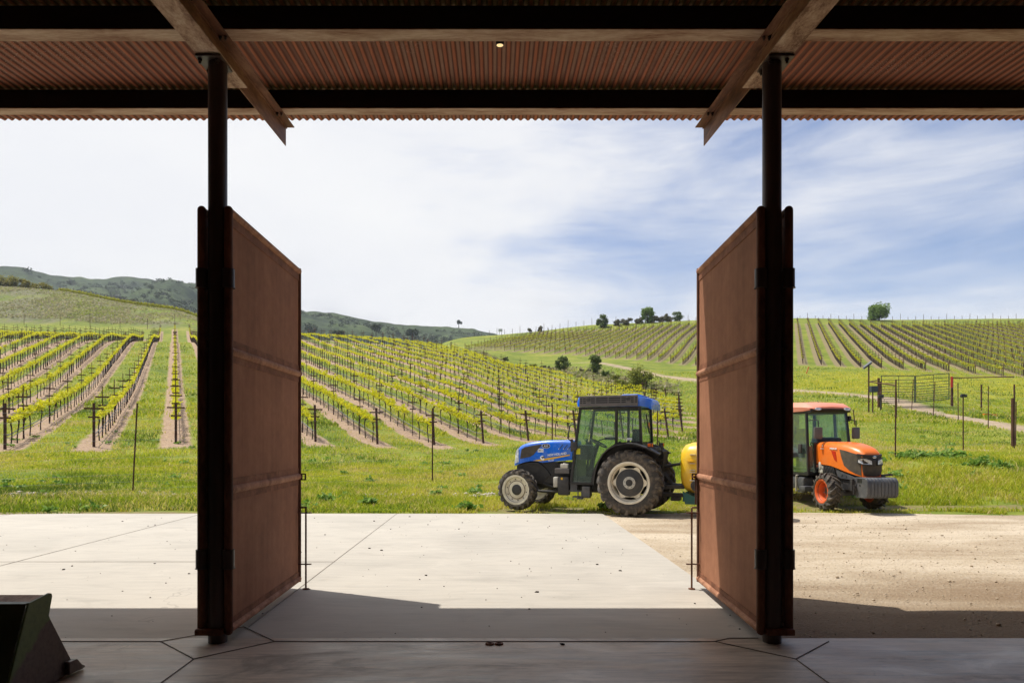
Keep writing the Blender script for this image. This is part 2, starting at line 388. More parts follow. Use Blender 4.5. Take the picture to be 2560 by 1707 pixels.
def tag(o, label=None, cat=None, group=None, kind=None):
    if label: o['label'] = label
    if cat: o['category'] = cat
    if group: o['group'] = group
    if kind: o['kind'] = kind
    return o
def thing(name, label, cat, loc=(0, 0, 0), rz=0, group=None):
    o = bpy.data.objects.new(name, None); COL.objects.link(o); o.empty_display_size = .2
    o.location = loc; o.rotation_euler = (0, 0, rz)
    return tag(o, label, cat, group)
def hold(name, parent, loc=(0, 0, 0)):
    o = bpy.data.objects.new(name, None); COL.objects.link(o); o.parent = parent; o.location = loc; o.empty_display_size = .1
    return o
def link_copy(src, parent=None, loc=None, rot=None, scale=None):
    o = src.copy(); COL.objects.link(o); o.parent = parent
    if loc is not None: o.location = loc
    if rot is not None: o.rotation_euler = rot
    if scale is not None: o.scale = scale
    return o
def np_mesh(name, V, F, mat, tint=None, parent=None, tri=False):
    """fast mesh from numpy arrays; tint is one value per face"""
    me = bpy.data.meshes.new(name); V = np.asarray(V, np.float32); F = np.asarray(F, np.int32); k = F.shape[1]
    me.vertices.add(len(V)); me.vertices.foreach_set('co', V.ravel())
    me.loops.add(F.size); me.loops.foreach_set('vertex_index', F.ravel())
    me.polygons.add(len(F)); me.polygons.foreach_set('loop_start', np.arange(0, F.size, k, dtype=np.int32))
    me.update(calc_edges=True)
    if tint is not None:
        a = me.attributes.new('tint', 'FLOAT', 'FACE'); a.data.foreach_set('value', np.asarray(tint, np.float32))
    me.materials.append(MATS[mat])
    o = bpy.data.objects.new(name, me); COL.objects.link(o)
    if parent is not None: o.parent = parent
    return o
def leaf_quads(P, size, rng, up=.3, aspect=1.5):
    """one small bent-free quad leaf at every point of P, randomly turned"""
    n = len(P); sz = np.broadcast_to(np.asarray(size, float), (n,))[:, None]
    a = rng.normal(size=(n, 3)); a[:, 2] *= .7; a /= np.linalg.norm(a, axis=1)[:, None]
    b = rng.normal(size=(n, 3)); b[:, 2] += up; b = np.cross(a, b); b /= np.linalg.norm(b, axis=1)[:, None]+1e-9
    a = a*sz*.5*aspect; b = b*sz*.5
    V = np.stack([P-a, P+b*.9, P+a, P-b*.9], 1).reshape(-1, 3)
    F = np.arange(4*n).reshape(n, 4)
    return V, F
def text_mesh(txt, name, mat, parent, origin, ex, ey, size, shear=0, depth=.003, width=None):
    cu = bpy.data.curves.new(name, 'FONT'); cu.body = txt; cu.size = size; cu.extrude = depth; cu.shear = shear; cu.offset = size*.03
    o = bpy.data.objects.new(name, cu); COL.objects.link(o)
    bpy.context.view_layer.update()
    me = bpy.data.meshes.new_from_object(o.evaluated_get(bpy.context.evaluated_depsgraph_get()))
    bpy.data.objects.remove(o)
    ex = Vector(ex).normalized(); ey = Vector(ey); ey = (ey-ex*ey.dot(ex)).normalized(); ez = ex.cross(ey)
    k = 1.
    if width:
        xs = [v.co.x for v in me.vertices]; k = width/(max(xs)-min(xs))
    for v in me.vertices: v.co = Vector(origin)+ex*(v.co.x*k)+ey*v.co.y+ez*(v.co.z)
    me.materials.clear(); me.materials.append(MATS[mat]); me.name = name
    t = bpy.data.objects.new(name, me); COL.objects.link(t); t.parent = parent
    return t

# ------------------------------------------------------------------ the lie of the land
def uX(u, Y): return (u-1237)/1707*Y
COLS = {   # bearing (as pixels of the photo's width) -> [(distance, height)]
 -900: [(14, 0), (18, .2), (27, 1.1), (40, 2.8), (53, 5), (80, 11), (105, 16.8), (150, 23.6), (165, 30), (240, 55), (330, 40)],
 0: [(14, 0), (18, .2), (27, 1.1), (40, 2.8), (53, 5), (80, 11), (105, 16.8), (150, 23.4), (165, 29), (240, 53), (330, 42)],
 150: [(14, 0), (18, .2), (28, 1.2), (40, 2.8), (53, 4.9), (80, 10.9), (105, 16.6), (150, 23.4), (165, 28.6), (238, 51), (330, 40)],
 300: [(14, 0), (19, .2), (29.5, 1.27), (40, 2.75), (53, 4.8), (80, 10.7), (105, 16.3), (150, 23.3), (165, 27.8), (232, 46), (330, 38)],
 437: [(14, 0), (20, .2), (30.5, 1.33), (38.6, 2.5), (53, 4.7), (80, 10.5), (105, 16), (150, 23.2), (162, 27), (225, 42), (330, 33)],
 640: [(14, 0), (20, .2), (32, 1.4), (49, 4.1), (75, 8.9), (105, 15), (130, 20.5), (150, 23.5), (200, 29), (240, 31), (330, 30)],
 900: [(14, 0), (21, .22), (34.6, 1.35), (49.3, 3.95), (62, 6.1), (74.5, 8.45), (87, 11), (100, 13.5), (112, 16.1), (125, 18.9), (140, 21.2), (170, 23.5), (260, 24), (330, 25)],
 1150: [(14, 0), (22, .2), (38.6, 1.4), (44.5, 2.4), (54.3, 4.2), (63.4, 5.8), (80, 8.9), (100, 12.7), (122, 16.2), (150, 21), (190, 26), (255, 38.6), (265, 40.2), (330, 38)],
 1320: [(14, 0), (25, .5), (42, 1.6), (60, 4.2), (85, 8.1), (106.7, 11.7), (125, 14), (150, 18), (182, 24), (215, 32), (250, 38.7), (262, 42.2), (330, 40)],
 1500: [(14, 0), (25, .5), (43, 1.65), (60, 3.9), (86.5, 7.3), (100, 10.2), (130, 15.8), (168, 21), (200, 29), (240, 38.6), (262, 45), (330, 43)],
 1710: [(14, 0), (25, .55), (42, 1.6), (67, 4.4), (95, 9.6), (125, 14), (152, 18), (190, 29), (222, 37.4), (260, 45.6), (330, 45)],
 2000: [(14.5, 0), (20, .6), (26, .9), (40, 2.6), (70, 6.4), (100, 11), (126, 15.3), (170, 26), (215, 37.5), (258, 46), (330, 46)],
 2240: [(14.5, 0), (20.8, .93), (25, .97), (30, 1.2), (37.4, 2.1), (41.5, 2.62), (48.8, 3.5), (54, 4.4), (85, 8.8), (115, 13.3), (160, 23.6), (214, 36.5), (258, 45.5), (330, 46)],
 2500: [(14.5, 0), (20.8, .9), (25, .95), (30, 1.12), (37.4, 2.1), (41.5, 2.6), (55, 3.9), (80, 7.4), (98, 10.1), (150, 21.5), (212, 36.2), (258, 45.8), (330, 46)],
 3400: [(14.5, 0), (20.8, .9), (25, .95), (30, 1.12), (37.4, 2.1), (41.5, 2.6), (55, 3.9), (80, 7.4), (98, 10.1), (150, 21.5), (212, 36), (258, 45), (330, 46)]}
def pchip(x, y, q):
    x = np.asarray(x, float); y = np.asarray(y, float)          # y may be (n, k)
    h = np.diff(x); sh = (-1,)+(1,)*(y.ndim-1); h_ = h.reshape(sh); d = np.diff(y, axis=0)/h_
    m = np.zeros_like(y); m[0] = d[0]; m[-1] = d[-1]
    w1 = (2*h[1:]+h[:-1]).reshape(sh); w2 = (h[1:]+2*h[:-1]).reshape(sh)
    pr = d[:-1]*d[1:]
    with np.errstate(divide='ignore', invalid='ignore'):
        hm = (w1+w2)/(w1/d[:-1]+w2/d[1:])
    m[1:-1] = np.where(pr > 0, hm, 0)
    q = np.clip(q, x[0], x[-1]); i = np.clip(np.searchsorted(x, q)-1, 0, len(x)-2)
    t = ((q-x[i])/h[i]).reshape(sh); hh = h[i].reshape(sh)
    return (2*t**3-3*t**2+1)*y[i]+(t**3-2*t**2+t)*hh*m[i]+(-2*t**3+3*t**2)*y[i+1]+(t**3-t**2)*hh*m[i+1]
GY = np.exp(np.linspace(math.log(2.), math.log(330.), 420))
GT = np.linspace(-2.4, 2.4, 481)
_ct = np.array([(u-1237)/1707 for u in COLS])
_tab = np.stack([pchip([1, 9]+[p[0] for p in c], [0, 0]+[p[1] for p in c], GY) for c in COLS.values()])   # (cols, Y)
GZ = pchip(_ct, _tab, GT).T                                                                                # (Y, t)
def zt(X, Y):
    """height of the ground"""
    X = np.asarray(X, float); Y = np.maximum(np.asarray(Y, float), 2.001)
    t = np.clip(X/Y, GT[0], GT[-1]-1e-6); fy = np.clip(np.log(Y/2.)/math.log(165.)*419, 0, 418.999); ft = (t-GT[0])/(GT[1]-GT[0])
    i = fy.astype(int); j = np.clip(ft.astype(int), 0, 479); a = fy-i; b = ft-j
    return (GZ[i, j]*(1-a)*(1-b)+GZ[i+1, j]*a*(1-b)+GZ[i, j+1]*(1-a)*b+GZ[i+1, j+1]*a*b)
def ground(X, Y): return float(zt(X, Y))

# vineyard rows.  Near block: x = n/.9055 - .469 y ; far block: x = 2.58 + 3.28 k + .431 y
A_N = [-6.15+3.1*k for k in range(-11, 19)]
def yfA(n): return np.interp(n, [-40, -9, -6, -3, 0, 2.9, 5.9, 9, 12.2, 15.6, 19.1, 29, 45, 50.5], [22, 26, 27.4, 28.5, 30.5, 32, 33.3, 34.6, 36, 38, 40, 43, 67, 82])
def ybA(n): return np.interp(n, [-40, -9, -6, -3, 0, 6, 15, 30, 45, 51], [138, 143, 148, 160, 164, 158, 150, 145, 140, 134])
def yfB(k): return np.interp(k, [-30, -26, -18, -13, -8, 0, 3, 7, 10, 14, 20, 30], [196, 192, 181, 168, 152, 126, 118, 109, 99, 91, 82, 72])
def ybB(k): return np.interp(k, [-30, -26, -20, -14, -8, 0, 7, 30], [256, 250, 242, 234, 224, 216, 214, 211])
ROAD = [(2700, 33.5, .95), (2540, 37.5, 1.0), (2420, 43, 1.15), (2290, 51, 1.35), (2170, 60, 1.15), (2003, 71, 1.3), (1880, 80, 1.3), (1741, 95, 1.5), (1620, 112, 1.4), (1508, 132, 1.2), (1440, 150, 1.0)]
RP = np.array([(uX(u, y), y) for u, y, w in ROAD]); RW = np.array([w for *_, w in ROAD])
def road_d(X, Y):
    best = np.full(np.shape(X), 1e9)
    for (p, q, w) in zip(RP[:-1], RP[1:], RW):
        d = q-p; t = np.clip(((X-p[0])*d[0]+(Y-p[1])*d[1])/(d@d), 0, 1)
        best = np.minimum(best, np.hypot(X-p[0]-t*d[0], Y-p[1]-t*d[1])/w)
    return best
def sm(x, a, b):
    t = np.clip((x-a)/(b-a), 0, 1); return t*t*(3-2*t)
def vnoise(X, Y, s, seed=0):
    """cheap value noise for masks"""
    x = X/s; y = Y/s; i = np.floor(x).astype(np.int64); j = np.floor(y).astype(np.int64); a = x-i; b = y-j
    a = a*a*(3-2*a); b = b*b*(3-2*b)
    def h(i, j):
        n = (i*374761393+j*668265263+seed*974711) & 0x7fffffff; n = ((n ^ (n >> 13))*1274126177) & 0x7fffffff; return (n % 10007)/10007.
    return h(i, j)*(1-a)*(1-b)+h(i+1, j)*a*(1-b)+h(i, j+1)*(1-a)*b+h(i+1, j+1)*a*b
def mask_A(X, Y):
    n = .9055*(X+.469*Y)
    return sm(Y, yfA(n)-1.9, yfA(n)-1.2)*sm(Y, ybA(n)+2, ybA(n)+1)*sm(n, 52, 51.5)
def strip_A(X, Y):
    n = .9055*(X+.469*Y); f = np.abs(((n+6.15)/3.1+.5) % 1-.5)*3.1
    return f
def mask_gravel(X, Y, split=False):
    e = .35*(vnoise(X, Y, 1.7, 3)-.5)+.5*(vnoise(X, Y, 5, 4)-.5)
    verge = sm(X, 2.3, 2.1)*sm(Y, 13.7, 13.8)*sm(Y+.7*e, 14.42, 14.2)*.9
    rut = sm(X, 6.3, 7.2)*sm(np.abs(Y-15.1-.12*(vnoise(X, Y, 2, 1)-.5)), .42, .25)*sm(vnoise(X, Y, .8, 19), .95, .6)*.8
    yard = sm(X, 2.0, 2.15)*sm(Y+e, 14.35, 13.85)
    for cx, cy, rx, ry in ((1.6, 14.75, 1.9, .7), (3.6, 14.6, 1.6, .9), (7.4, 15.6, 1.5, 1.3)):
        q = ((X-cx)/rx)**2+((Y-cy)/ry)**2; verge = np.maximum(verge, sm(q, 1.3, .5)*sm(vnoise(X, Y, .55, 51), .75, .4)*.75)
    return (yard, np.maximum(verge, rut)) if split else np.maximum(np.maximum(yard, verge), rut)

def build_ground():
    T, Yg = np.meshgrid(GT, GY); X = T*Yg; Z = GZ.copy()
    bump = sm(Yg, 12, 18)*((vnoise(X, Yg, 2.3, 1)-.5)*.07+(vnoise(X, Yg, .9, 2)-.5)*.05+(vnoise(X, Yg, 9, 7)-.5)*.18*sm(Yg, 20, 60))
    gr, vg = mask_gravel(X, Yg, True)
    Z = Z+bump-.03+gr*(.012+.014*(vnoise(X, Yg, .6, 8)-.5)+.02*(vnoise(X, Yg, 2.2, 9)-.5))
    Z = np.where((X < 2.15) & (Yg < 13.9), -.06, Z)
    V = np.stack([X, Yg, Z], -1).reshape(-1, 3); ny, nt = X.shape
    idx = np.arange(ny*nt).reshape(ny, nt)
    F = np.stack([idx[:-1, :-1], idx[:-1, 1:], idx[1:, 1:], idx[1:, :-1]], -1).reshape(-1, 4)
    o = np_mesh('ground', V, F, 'pebble'); o.data.materials.clear()
    n = .9055*(X+.469*Yg); kB = (X-2.58-.431*Yg)/3.28
    mA = mask_A(X, Yg)
    mB = sm(kB, -30.2, -29.3)*sm(Yg, yfB(kB)-3, yfB(kB)-1)*sm(Yg, ybB(kB)+3, ybB(kB)+1)
    rd = sm(road_d(X, Yg), 1.12, .82)
    dry = sm(Yg, 164, 172)*sm(X/Yg, -.40, -.47)
    dry = np.maximum(dry, 0)*sm(Yg, 246, 238)
    yel = sm(X/Yg, .35, .5)*sm(Yg, 58, 75)*sm(Yg, 112, 98)
    for nm, arr in (('blockA', mA), ('blockB', mB), ('road', rd), ('gravel', gr), ('dry', dry), ('yel', yel), ('verge', vg)):
        a = o.data.attributes.new(nm, 'FLOAT', 'POINT'); a.data.foreach_set('value', arr.astype(np.float32).ravel())
    o.data.shade_smooth(); tag(o, kind='structure')
    m, k = newmat('ground_cover'); o.data.materials.append(m)
    g = k.n('ShaderNodeNewGeometry').outputs['Position']; x = k.n('ShaderNodeSeparateXYZ', {0: g})
    att = lambda s: k.n('ShaderNodeAttribute', attribute_name=s).outputs['Fac']
    n1 = k.noise(g, .13, 6, .6, .4); n2 = k.noise(g, .9, 6, .62, .3); n3 = k.noise(g, 7, 6, .7); n4 = k.noise(g, 45, 4, .7)
    v = k.math('ADD', k.math('MULTIPLY', n1, .4), k.math('ADD', k.math('MULTIPLY', n2, .33), k.math('MULTIPLY', n3, .27)))
    grass = k.ramp(v, [(.38, (.075, .115, .014)), (.46, (.14, .185, .018)), (.53, (.215, .245, .024)), (.62, (.33, .29, .07))])
    far = k.ss(x.outputs[1], 40., 120.)
    grass = k.mix(k.math('MULTIPLY', k.ss(n4, .5, .75), .35), grass, (.30, .27, .09))
    # mustard bloom on the right-hand meadow
    grass = k.mix(k.math('MULTIPLY', att('yel'), k.ss(n2, .4, .65)), grass, (.36, .33, .012))
    earth = k.ramp(k.math('MULTIPLY_ADD', n3, .6, k.math('MULTIPLY', n4, .4)), [(.35, (.20, .125, .08)), (.5, (.38, .26, .17)), (.66, (.56, .42, .27))])
    earth = k.mix(k.math('MULTIPLY', k.ss(n2, .52, .7), .5), earth, (.24, .13, .075))
    def rows(num, off, pitch, wid):
        f = k.math('FRACT', k.math('DIVIDE', k.math('ADD', num, off), pitch))
        return k.math('MULTIPLY', k.math('ABSOLUTE', k.math('SUBTRACT', f, .5)), pitch)
    nA = k.math('MULTIPLY', k.math('MULTIPLY_ADD', x.outputs[1], .469, x.outputs[0]), .9055)
    dA = rows(nA, 6.15+3.1*40+1.55, 3.1, 0)
    dA = k.math('ADD', dA, k.math('MULTIPLY', k.math('SUBTRACT', n2, .5), .5))
    sA = k.math('MULTIPLY', k.ss(dA, .78, .55), att('blockA'))
    kB_ = k.math('SUBTRACT', x.outputs[0], k.math('MULTIPLY', x.outputs[1], .431))
    dB = rows(kB_, -2.58+3.28*100+1.64, 3.28, 0)
    dB = k.math('ADD', dB, k.math('MULTIPLY', k.math('SUBTRACT', n2, .5), .5))
    sB = k.math('MULTIPLY', k.ss(dB, 1.15, .75), att('blockB'))
    c = k.mix(sA, grass, earth)
    c = k.mix(k.math('MULTIPLY', sB, .85), c, k.mix(n3, (.16, .115, .065), (.36, .27, .165)))
    # dead tall grass on the left hill, mauve grey in drifts
    dn = k.noise(k.map(g, sc=(1, .45, 1)), .075, 6, .6, .5)
    dn2 = k.noise(k.map(g, sc=(1, .3, 1)), .9, 6, .7)
    dryc = k.ramp(dn2, [(.38, (.09, .115, .03)), (.47, (.14, .145, .06)), (.54, (.20, .17, .115)), (.64, (.15, .19, .035))])
    c = k.mix(k.math('MULTIPLY', att('dry'), k.ss(dn, .40, .60)), c, dryc)
    track = k.ramp(k.math('MULTIPLY_ADD', n3, .5, k.math('MULTIPLY', n2, .5)), [(.36, (.28, .20, .13)), (.5, (.40, .30, .20)), (.64, (.48, .38, .27))])
    c = k.mix(att('road'), c, track)
    # gravel yard
    gn = k.noise(k.map(g, sc=(.35, 1.2, 1)), .9, 6, .6, .5); gp = k.n('ShaderNodeTexVoronoi', {'Vector': g, 'Scale': 38.}, feature='F1')
    gc = k.ramp(k.math('MULTIPLY_ADD', n4, .35, k.math('MULTIPLY', gn, .65)), [(.38, (.37, .275, .18)), (.49, (.51, .41, .285)), (.6, (.63, .525, .39))])
    rc = k.n('ShaderNodeSeparateColor', {0: gp.outputs['Color']}).outputs[0]
    gc = k.mix(k.math('MULTIPLY', k.ss(rc, .86, .93), .4), gc, (.24, .165, .105))
    gc = k.mix(k.math('MULTIPLY', k.ss(rc, .12, .05), .5), gc, (.55, .48, .38))
    # soil browner near the barn, with the eave's shade deepened in the colour
    eave_shade = k.ss(k.math('ADD', x.outputs[1], k.math('MULTIPLY', k.math('SUBTRACT', gn, .5), 3.)), 8.6, 5.2)
    gc = k.mix(k.math('MULTIPLY', eave_shade, .8), gc, (.215, .14, .078))
    c = k.mix(k.math('MULTIPLY', att('verge'), k.ss(n3, .36, .55)), c, k.mix(n4, (.17, .105, .062), (.36, .25, .16)))
    gf = k.ss(k.math('ADD', att('gravel'), k.math('MULTIPLY', k.math('SUBTRACT', n3, .5), .7)), .4, .6)
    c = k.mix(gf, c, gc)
    h = k.math('ADD', k.math('MULTIPLY', n3, .5), n4)
    b = finish(k, c, .9, 0, k.math('ADD', h, k.math('MULTIPLY', gp.outputs['Distance'], .6)), .03, .6, .2)
build_ground()
# ------------------------------------------------------------------ far hills
RIDGE = [(-1200, 700), (-700, 690), (-300, 676), (0, 665), (33, 664), (51, 665), (100, 680), (141, 689), (186, 691), (221, 695), (261, 698), (294, 691), (325, 690), (376, 698), (398, 704), (442, 708), (493, 710), (560, 728), (640, 752), (700, 769), (754, 778), (832, 781), (893, 794), (954, 806), (1006, 810.5), (1077, 814.5), (1138, 818), (1184, 822), (1233, 834), (1300, 852), (1500, 880), (2600, 900)]
def build_hills():
    us = np.linspace(-900, 1700, 380); t = (us-1237)/1707
    rv = np.interp(us, *zip(*RIDGE)); rv = np.convolve(np.pad(rv, 2, mode='edge'), [.1, .2, .4, .2, .1], 'valid')
    Yr = 900+90*np.sin(t*9)
    s = np.linspace(0, 1.25, 130)[:, None]
    Yy = 335+(Yr-335)*s; X = t*Yy
    zr = EYE+(1096-rv)/1707*Yr
    zb = 14+0*t
    prof = np.where(s <= 1, s**.85, 1-(s-1)*1.2)
    Z = zb+(zr-zb)*prof
    # spurs and gullies running down from the ridge
    sp = (np.abs(vnoise(X+.35*Yy, Yy*.25, 95, 21)*2-1)-.45)*46+(np.abs(vnoise(X-.2*Yy, Yy*.4, 38, 22)*2-1)-.45)*16+(vnoise(X, Yy, 12, 23)-.5)*4
    env = np.sin(np.clip(s, 0, 1)*math.pi)**.8
    Z = Z+sp*env*np.clip((zr-20)/200, .12, 1)+(vnoise(X, Yy, 9, 24)-.5)*2.2*np.clip(s*2, 0, 1)
    ny, nt = X.shape; idx = np.arange(ny*nt).reshape(ny, nt)
    F = np.stack([idx[:-1, :-1], idx[:-1, 1:], idx[1:, 1:], idx[1:, :-1]], -1).reshape(-1, 4)
    o = np_mesh('hills', np.stack([X, Yy, Z], -1).reshape(-1, 3), F, 'pebble'); o.data.materials.clear(); o.data.shade_smooth(); tag(o, kind='structure')
    m, k = newmat('hill_scrub'); o.data.materials.append(m)
    g = k.n('ShaderNodeNewGeometry').outputs['Position']
    n = k.noise(g, .012, 6, .6, .6); n2 = k.noise(k.map(g, sc=(1, 1, 1.6)), .07, 6, .68, .3); n3 = k.noise(g, .4, 4, .7)
    v = k.math('ADD', k.math('MULTIPLY', n, .45), k.math('ADD', k.math('MULTIPLY', n2, .33), k.math('MULTIPLY', n3, .22)))
    c = k.ramp(v, [(.40, (.028, .042, .024)), (.48, (.05, .07, .034)), (.54, (.075, .105, .042)), (.63, (.125, .145, .062))])
    finish(k, c, .95, 0, n3, 1.5, .6, .1)
    # scrub oak and brush on the slopes: one mass of leaf clumps
    rng = np.random.default_rng(5); P = []; S = []
    for _ in range(7000):
        i = int(rng.integers(3, 97)); j = int(rng.integers(10, 320))
        if vnoise(X[i, j], Yy[i, j], 70, 31)*.7+vnoise(X[i, j], Yy[i, j], 24, 32)*.3 < .52+.1*rng.random(): continue
        if us[j] > 1230: continue
        r = rng.uniform(1.0, 3.6)*(1.5 if rng.random() < .1 else .8); nl = int(34*r/3+14)
        q = rng.normal(size=(nl, 3)); q /= np.linalg.norm(q, axis=1)[:, None]; q *= (rng.random(nl)**.4)[:, None]
        P.append(np.array([X[i, j]+rng.uniform(-5, 5), Yy[i, j], Z[i, j]+r*.42])+q*np.array([r*1.15, r*1.15, r*.72])); S.append(np.full(nl, r*.42))
    P = np.concatenate(P); S = np.concatenate(S)
    V, F = leaf_quads(P, S, rng, 1.); o = np_mesh('hill_brush', V, F, 'chaparral_leaf', rng.random(len(P)))
    tag(o, 'dark scrub oaks and brush scattered over the far hillsides', 'brush', kind='stuff')
build_hills()

# ------------------------------------------------------------------ slabs
def build_slabs():
    s = MB(); s.ext((-15, -13, -.18), (15, 5.24, 0)); f = s.build('barn_floor', 'barn_concrete', smooth=0); tag(f, kind='structure')
    out = [(2.2, 5.243), (2.2, 13.95)]+[(-8.6, 13.95)]+[(-8.6-6*math.sin(a), 7.95+6*math.cos(a)) for a in np.linspace(.05, 1.5, 12)]+[(-14.7, 5.243)]
    s = MB(); s.prism(out[::-1], -.18, ((0, 0, -.001), (1, 0, 0), (0, 1, 0))); a = s.build('concrete_apron', 'apron_concrete', smooth=0); tag(a, kind='structure')
    # sawn joints: diamonds round the posts, long lines between them
    j = MB()
    def line(p, q, w=.0055, z=.0035): j.bar((*p, z), (*q, z), w, .004)
    for x in (-6.26, -2.09, 2.09, 6.26):
        d = .43; c = [(x-d, 5.15), (x, 5.15-d+.02), (x+d, 5.15), (x+.05, 5.55)]
        line(c[0], c[1]); line(c[1], c[2])
        if x < 2: line(c[2], c[3]); line(c[3], c[0])
        elif x < 3: line(c[0], (1.80, 5.235)); line((1.80, 5.235), (2.02, 5.236))
        line(c[1], (x, -12.5), .006)
    for a_, b_ in ((-14, -6.69), (-5.83, -2.52), (-1.66, 1.66)): line((a_, 5.15), (b_, 5.15), .007)
    o = j.build('slab_joints', 'joint_dark', smooth=0); tag(o, kind='structure')
    j = MB()
    for x in (-2.0, -5.95, -9.8): j.bar((x, 5.55, .0025), (x, 13.94, .0025), .006, .003)
    j.bar((-14, 8.48, .0025), (-2.01, 8.48, .0025), .004, .003)
    o = j.build('apron_joints', 'joint_pale', smooth=0); tag(o, kind='structure')
build_slabs()

# ------------------------------------------------------------------ the barn
COLX = [-10.43, -6.26, -2.09, 2.09, 6.26, 10.43]
SL = .049
def plate_z(y): return 4.375+SL*(y-5.08)
def build_barn():
    b = thing('barn', 'open-fronted barn of rusty steel with corrugated roof, posts and rafters framing the view', 'barn', (0, 5.15, 0))
    off = Vector((0, -5.15, 0))
    def part(mb, name, mat, **kw):
        o = mb.build(name, mat, b, **kw); o.location = off; return o
    # corrugated roof
    pitch = .0777; n = int(30/pitch); xs = np.linspace(-15, 15, n*8+1); ys = np.array([-13.2, -6, 0, 3, 5, 6.2, 7.2])
    wav = .0115*np.cos(2*np.pi*(xs/pitch)); wav = np.sign(wav)*.0115*(np.abs(wav)/.0115)**.8
    Xg, Yg = np.meshgrid(xs, ys); Zg = 4.853+SL*(Yg-6.45)+wav[None, :]
    V = np.stack([Xg, Yg, Zg], -1).reshape(-1, 3); V2 = V+np.array([0, 0, .0016]); m = len(xs); idx = np.arange(len(V)).reshape(len(ys), m)
    F = np.stack([idx[:-1, :-1], idx[:-1, 1:], idx[1:, 1:], idx[1:, :-1]], -1).reshape(-1, 4); F2 = F[:, ::-1]+len(V)
    e = idx[-1]; E = np.stack([e[:-1], e[1:], e[1:]+len(V), e[:-1]+len(V)], -1)
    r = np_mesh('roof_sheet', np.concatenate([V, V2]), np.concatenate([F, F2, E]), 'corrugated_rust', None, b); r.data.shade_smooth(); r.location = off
    r.data.set_sharp_from_angle(angle=R(50))
    # purlins: C sections, the web towards the barn
    for y in (-12.6, -9.9, -7.17, -4.44, -1.7, 1.02, 2.38, 3.73, 5.094, 6.45):
        z = plate_z(y)+.203; w = .165 if y < 6 else .145
        p = MB(); tilt = SL*w
        p.cur = 0; p.loft([[Vector((x, y, z)), Vector((x, y+w, z+tilt)), Vector((x, y+w, z+tilt+.007)), Vector((x, y, z+.007))] for x in (-15, 15)])
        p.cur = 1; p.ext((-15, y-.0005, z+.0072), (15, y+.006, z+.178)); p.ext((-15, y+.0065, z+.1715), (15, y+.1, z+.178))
        part(p, 'purlin', ['purlin_flange_lit', 'purlin_web_unlit'], smooth=0)
    # rafters with their bottom plate, web and top flange; mirrored about the middle of the bay
    for x in COLX:
        s = 1 if x < 0 else -1
        y0, y1 = -12.8, 6.877
        def strip(xa, xb, za, zb, ya, yb):
            q = MB(); q.loft([[Vector((xa, y, plate_z(y)+za)), Vector((xb, y, plate_z(y)+za)), Vector((xb, y, plate_z(y)+zb)), Vector((xa, y, plate_z(y)+zb))] for y in (ya, yb)]); return q
        w = MB()
        for q in (strip(x-s*.022, x-s*.013, .0125, .2025, y0, y1), strip(x-s*.0125, x+s*.072, .194, .2025, y0, y1)):
            w.add(q.v, q.f)
        # root fillet along the flange
        q = strip(x-s*.0125, x+s*.0, .182, .1935, y0, y1); w.add(q.v, q.f)
        raf = part(w, 'rafter', 'rafter_steel', smooth=0, bevel=.0015)
        o = strip(x-s*.122, x+s*.06, 0, .012, y0, 5.60).build('bottom_plate', 'mill_scale', raf, smooth=0, bevel=.002)
        for yy in (2.46, 3.81, 5.17, 6.52):
            for dx in (.012, .052):
                zz = plate_z(yy)+.194; bl = MB()
                bl.tube([(x+s*dx, yy, zz), (x+s*dx, yy, zz-.016)], .013, 6); bl.tube([(x+s*dx, yy, zz-.016), (x+s*dx, yy, zz-.03)], .008, 8); bl.build('bolt', 'column_steel', raf)
    # pipe columns
    for x in COLX:
        s = 1 if x < 0 else -1
        c = MB(); c.tube([(x, 5.15, 0.0), (x, 5.15, 4.352)], .0685, 32)
        col = part(c, 'column', 'column_steel')
        cp = MB(); cp.box((x-s*.03, 5.155, 4.360), (.19, .235, .018), None, .004)
        cp.build('cap_plate', 'column_steel', col, smooth=0)
        for dx in (-.075, .055):
            for dy in (-.075, .085):
                bo = MB(); px, py = x-s*.03+dx, 5.155+dy; bo.tube([(px, py, 4.351), (px, py, 4.333)], .017, 6); bo.tube([(px, py, 4.333), (px, py, 4.315)], .010, 8); bo.build('cap_bolt', 'column_steel', col)
        bp = MB(); bp.box((x-s*.035, 5.13, .093), (.205, .15, .048), None, .012); bp.build('pivot_bracket', 'gate_frame_steel', col)
    # dark back and side walls of the shed, behind and beside the camera
    for nm, lo, hi in (('back_wall', (-15, -13.1, 0), (15, -13.0, 3.92)), ('side_wall', (-15.1, -13, 0), (-15, 5.1, 4.55)), ('side_wall', (15, -13, 0), (15.1, 5.1, 4.55))):
        q = MB(); q.ext(lo, hi); part(q, nm, 'interior_wall', smooth=0)
    return b
barn = build_barn()

